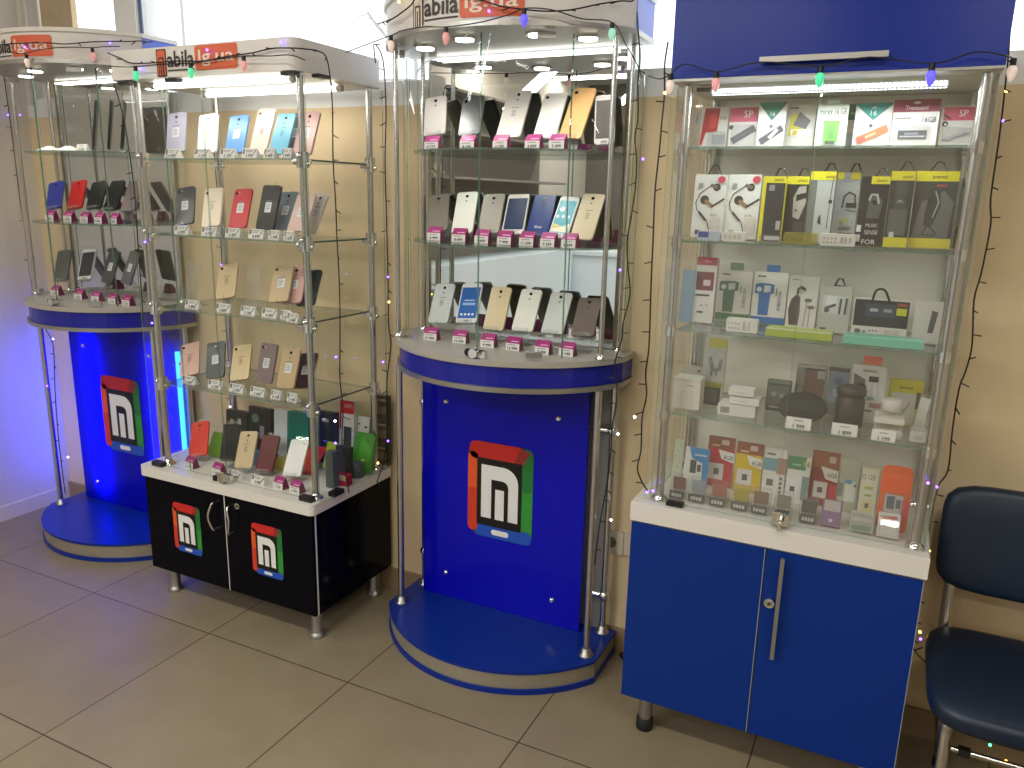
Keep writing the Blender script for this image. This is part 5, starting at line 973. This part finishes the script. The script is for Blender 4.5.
fairy('light string hanging down the left edge of the blue cabinet', [lf(*q) for q in ((668, 42), (664.5, 66), (664.5, 94), (661.5, 125), (659.6, 148), (655, 191), (653, 240), (651, 285), (649, 345), (645.6, 373), (646.5, 395), (642, 418), (641, 449), (637.4, 467.5), (641, 480), (647.6, 491))], [(lf(647, 492), 'purple'), (lf(653, 491), 'purple'), (lf(634.6, 417), 'white'), (lf(665, 93), 'yellow')])
rg = lambda x, y: ony(x, y, 2.22)
fairy('light string hanging down the right edge of the blue cabinet to the chair', [rg(*q) for q in ((1010, 30), (1008, 60), (1005.6, 82), (1002, 115), (998, 146), (990.6, 199), (990.6, 225), (981, 274), (974, 300), (972, 345), (966, 370), (959, 389), (952.5, 429), (948, 470), (938, 487))]+[V((.152, 2.2, .71)), V((.151, 2.2, .6)), V((.151, 2.2, .45)), V((.155, 2.21, .36)), V((.165, 2.25, .31)), V((.2, 2.29, .26)), V((.3, 2.29, .19)), V((.45, 2.28, .16)), V((.6, 2.28, .15))],
      [(rg(1003, 121), 'purple'), (rg(1006, 91), 'yellow'), (rg(937, 487), 'purple'), (ony(928, 483, 1.95), 'purple'), (rg(929, 551), 'yellow'), (ony(920, 632, 2.17), 'yellow'), (ony(920.5, 639, 2.17), 'purple'), (ony(990, 745, 2.27), 'green'), (ony(1006, 761, 2.27), 'orange')], sidew=True)
lp = lambda x, y: ony(x, y, 2.235 if y < 350 else 2.115)
fairy('light string wound down the left posts of the glowing kiosk', [lp(*q) for q in ((2, 62), (8, 105), (14, 150), (20, 200), (26, 240), (31, 282), (44, 325), (53, 345), (55, 390), (58, 433), (61, 460), (65, 492))], [(lp(8, 115), 'purple'), (lp(20, 115), 'purple'), (lp(53, 339), 'white'), (lp(47, 386), 'purple'), (lp(68, 457), 'white')])
ld = lambda x, y: ony(x, y, 1.852)
fairy('light string hanging down the left front edge of the square cabinet', [ld(*q) for q in ((114, 84), (119, 100), (124, 120), (129, 150), (135, 197), (138, 244), (142, 300), (143, 322))], [(ld(145, 242), 'purple'), (ld(152, 323), 'purple')])
inn = lambda x, y: ony(x, y, 2.285)
fairy('light string hanging behind the left side of the square cabinet', [V((-2.41, q[2], q[1])) for q in ((0, 1.84, 2.31), (0, 1.6, 2.30), (0, 1.35, 2.305), (0, 1.1, 2.30), (0, .9, 2.305), (0, .62, 2.30))], [(V((-2.405, 2.295, 1.36)), 'purple'), (V((-2.405, 2.295, 1.22)), 'purple'), (V((-2.402, 2.29, .64)), 'white')])
# large cone bulbs
CONE = {'pink': (240, 170, 170), 'green': (80, 220, 160), 'white': (250, 226, 214), 'blue': (110, 100, 250), 'aqua': (150, 214, 190)}
def cone_string(label, path, bulbs, push=None):
    w = MB().tube(push_out(smooth_path(path, 5), push), .0016, WIRE, 5); o = w.build('bulb_garland', label=label, cat='light garland', group='garlands of cone bulbs')
    for p, c in bulbs:
        p = V(p)
        b = MB(); m_ = mat('cone_%s' % c, CONE[c], .25, emit=.55 if c != 'pink' and c != 'white' else .25)
        b.lathe(p, [(.002, -.022), (.006, -.017), (.0095, -.006), (.0095, .002), (.006, .008)], m_, 12); bb = b.build('bulb', o, label='%s cone shaped bulb' % c)
        MB().cyl(p+V((0, 0, .008)), p+V((0, 0, .022)), .0062, BLK, 10).build('socket', bb)
    return o
up_ = V((0, 0, .022))
def lin_path(bulbs, extra0, extra1, sag=.012):
    q = [extra0]
    for i, (p, c) in enumerate(bulbs):
        if i: q.append((bulbs[i-1][0]+p)/2+up_+V((0, 0, -sag+.012)))
        q.append(p+up_)
    return q+[extra1]
bs = [(cyl1(27, 61), 'white'), (cyl1(93, 55), 'pink')]
cone_string('cone bulb garland along the glowing kiosk canopy', [cyl1(-8, 52), cyl1(10, 52)]+[p+up_ for p, c in bs[:1]]+[cyl1(45, 50), cyl1(70, 48)]+[bs[1][0]+up_, cyl1(103, 47.5), cyl1(120, 47)], bs, (CX1, .485))
pk = lambda x, y: ony(x, y, 1.85)
bs = [(pk(136, 74), 'green'), (pk(191, 71), 'green'), (pk(244, 64), 'pink')]
cone_string('cone bulb garland along the square cabinet canopy', [pk(109, 66), pk(125, 67), bs[0][0]+up_, pk(165, 64), bs[1][0]+up_, pk(220, 59), bs[2][0]+up_, pk(270, 56), pk(290, 55), onx(305, 60, -1.588)], bs)
bs = [(cone3(391, 44), 'white'), (cone3(446, 36), 'pink'), (cone3(524, 18), 'blue'), (cone3(612, 32), 'aqua')]
cone_string('cone bulb garland along the tall kiosk canopy', [V((-1.62, 2.1, 1.93)), bs[0][0]+up_, cyl3(405, 32), cyl3(428, 28), bs[1][0]+up_, cyl3(480, 24), cyl3(510, 16), bs[2][0]+up_, cyl3(550, 11), cyl3(580, 20), bs[3][0]+up_, ony(626, 45, 2.07), ony(636, 62, 2.07), ony(642, 78, 2.07)], bs, (CX3, .485))
fr = lambda x, y: ony(x, y, 1.902)
bs = [(fr(670, 84), 'white'), (fr(716, 82), 'pink'), (fr(820, 77), 'green'), (fr(931, 75), 'blue'), (ony(1012, 70, 1.97), 'white')]
cone_string('cone bulb garland along the blue overhead flap', [rs(648, 76), lf(660, 79), bs[0][0]+up_, fr(685, 64), bs[1][0]+up_, fr(760, 62), bs[2][0]+up_, fr(870, 57), bs[3][0]+up_, fr(975, 52), fr(1003, 55), bs[4][0]+up_], bs)

# ------------------------------------------------------------------ rest of the room, seen in mirrors and glass
CW = mat('cool_white_cupboard', (232, 240, 246), .4)
ct = empty('counter', (-3.0, -3.4, 0), 'long white shop counter opposite the kiosks, seen only in mirrors', 'counter')
MB().box(-3.5, -1.2, -3.7, -3.2, .06, .92, CW).build('front', ct); MB().box(-3.52, -1.18, -3.72, -3.17, .92, .96, CW).build('worktop', ct); MB().box(-3.5, -1.2, -3.65, -3.25, 0, .06, BLK).build('plinth', ct)
for x, y in ((-2.3, -.9), (-2.3, -2.6)):  # unseen cool fills, added to brighten the white cupboards in the mirrors
    a = bpy.data.lights.new('cool_fill', 'AREA'); a.shape = 'RECTANGLE'; a.size = 1.2; a.size_y = .2; a.energy = 22; a.color = (.86, .94, 1)
    o = bpy.data.objects.new('cool_fill', a); COL.objects.link(o); o.location = (x, y, 2.5); o.rotation_euler = (0, rad(-38), 0)
wu = empty('wall_shelving', (-3.35, -1.8, 0), 'white cupboards with dark brown shelving above along the left wall, seen only in mirrors', 'shelving')
MB().box(-3.56, -3.1, -3.1, -.3, .05, .98, CW).build('cupboard', wu); MB().box(-3.56, -3.12, -3.1, -.3, 0, .05, BLK).build('plinth', wu)
MB().box(-3.56, -3.5, -3.1, -.3, .981, 2.3, mat('dark_brown_board', (150, 142, 134), .5)).build('back_board', wu)
for z in (1.3, 1.65, 2.0, 2.3): MB().box(-3.5, -3.2, -3.1, -.3, z-.02, z, _m['dark_brown_board']).build('shelf', wu)
for x in (-3.0, -1.2, .7):
    for y in (-3.6, -1.7, .35):
        e = empty('ceiling_light', (x, y, ZC), 'long white ceiling light panel', 'ceiling light', 'ceiling light panels')
        MB().box(x-.62, x+.62, y-.09, y+.09, ZC-.05, ZC-.001, WHITEP).build('housing', e); MB().box(x-.59, x+.59, y-.07, y+.07, ZC-.054, ZC-.0505, mat('panel_glow', (255, 246, 230), .5, emit=5.)).build('diffuser', e)
        a = bpy.data.lights.new('panel_lamp', 'AREA'); a.shape = 'RECTANGLE'; a.size = 1.15; a.size_y = .14; a.energy = 13; a.color = (1, .94, .84)
        o = bpy.data.objects.new('panel_lamp', a); COL.objects.link(o); o.location = (x, y, ZC-.07)

# ------------------------------------------------------------------ daylight and render look
W = bpy.data.worlds.new('world'); SC.world = W; W.use_nodes = True
bg = W.node_tree.nodes['Background']; bg.inputs['Color'].default_value = (.95, .98, 1, 1); bg.inputs['Strength'].default_value = 1.7
SC.view_settings.view_transform = 'Standard'; SC.view_settings.look = 'None'; SC.view_settings.exposure = .2; SC.view_settings.gamma = 1
cy = SC.cycles
cy.max_bounces = 14; cy.transparent_max_bounces = 40; cy.transmission_bounces = 12; cy.glossy_bounces = 6; cy.diffuse_bounces = 4
cy.sample_clamp_indirect = 6; cy.use_denoising = True; cy.caustics_reflective = False; cy.caustics_refractive = False
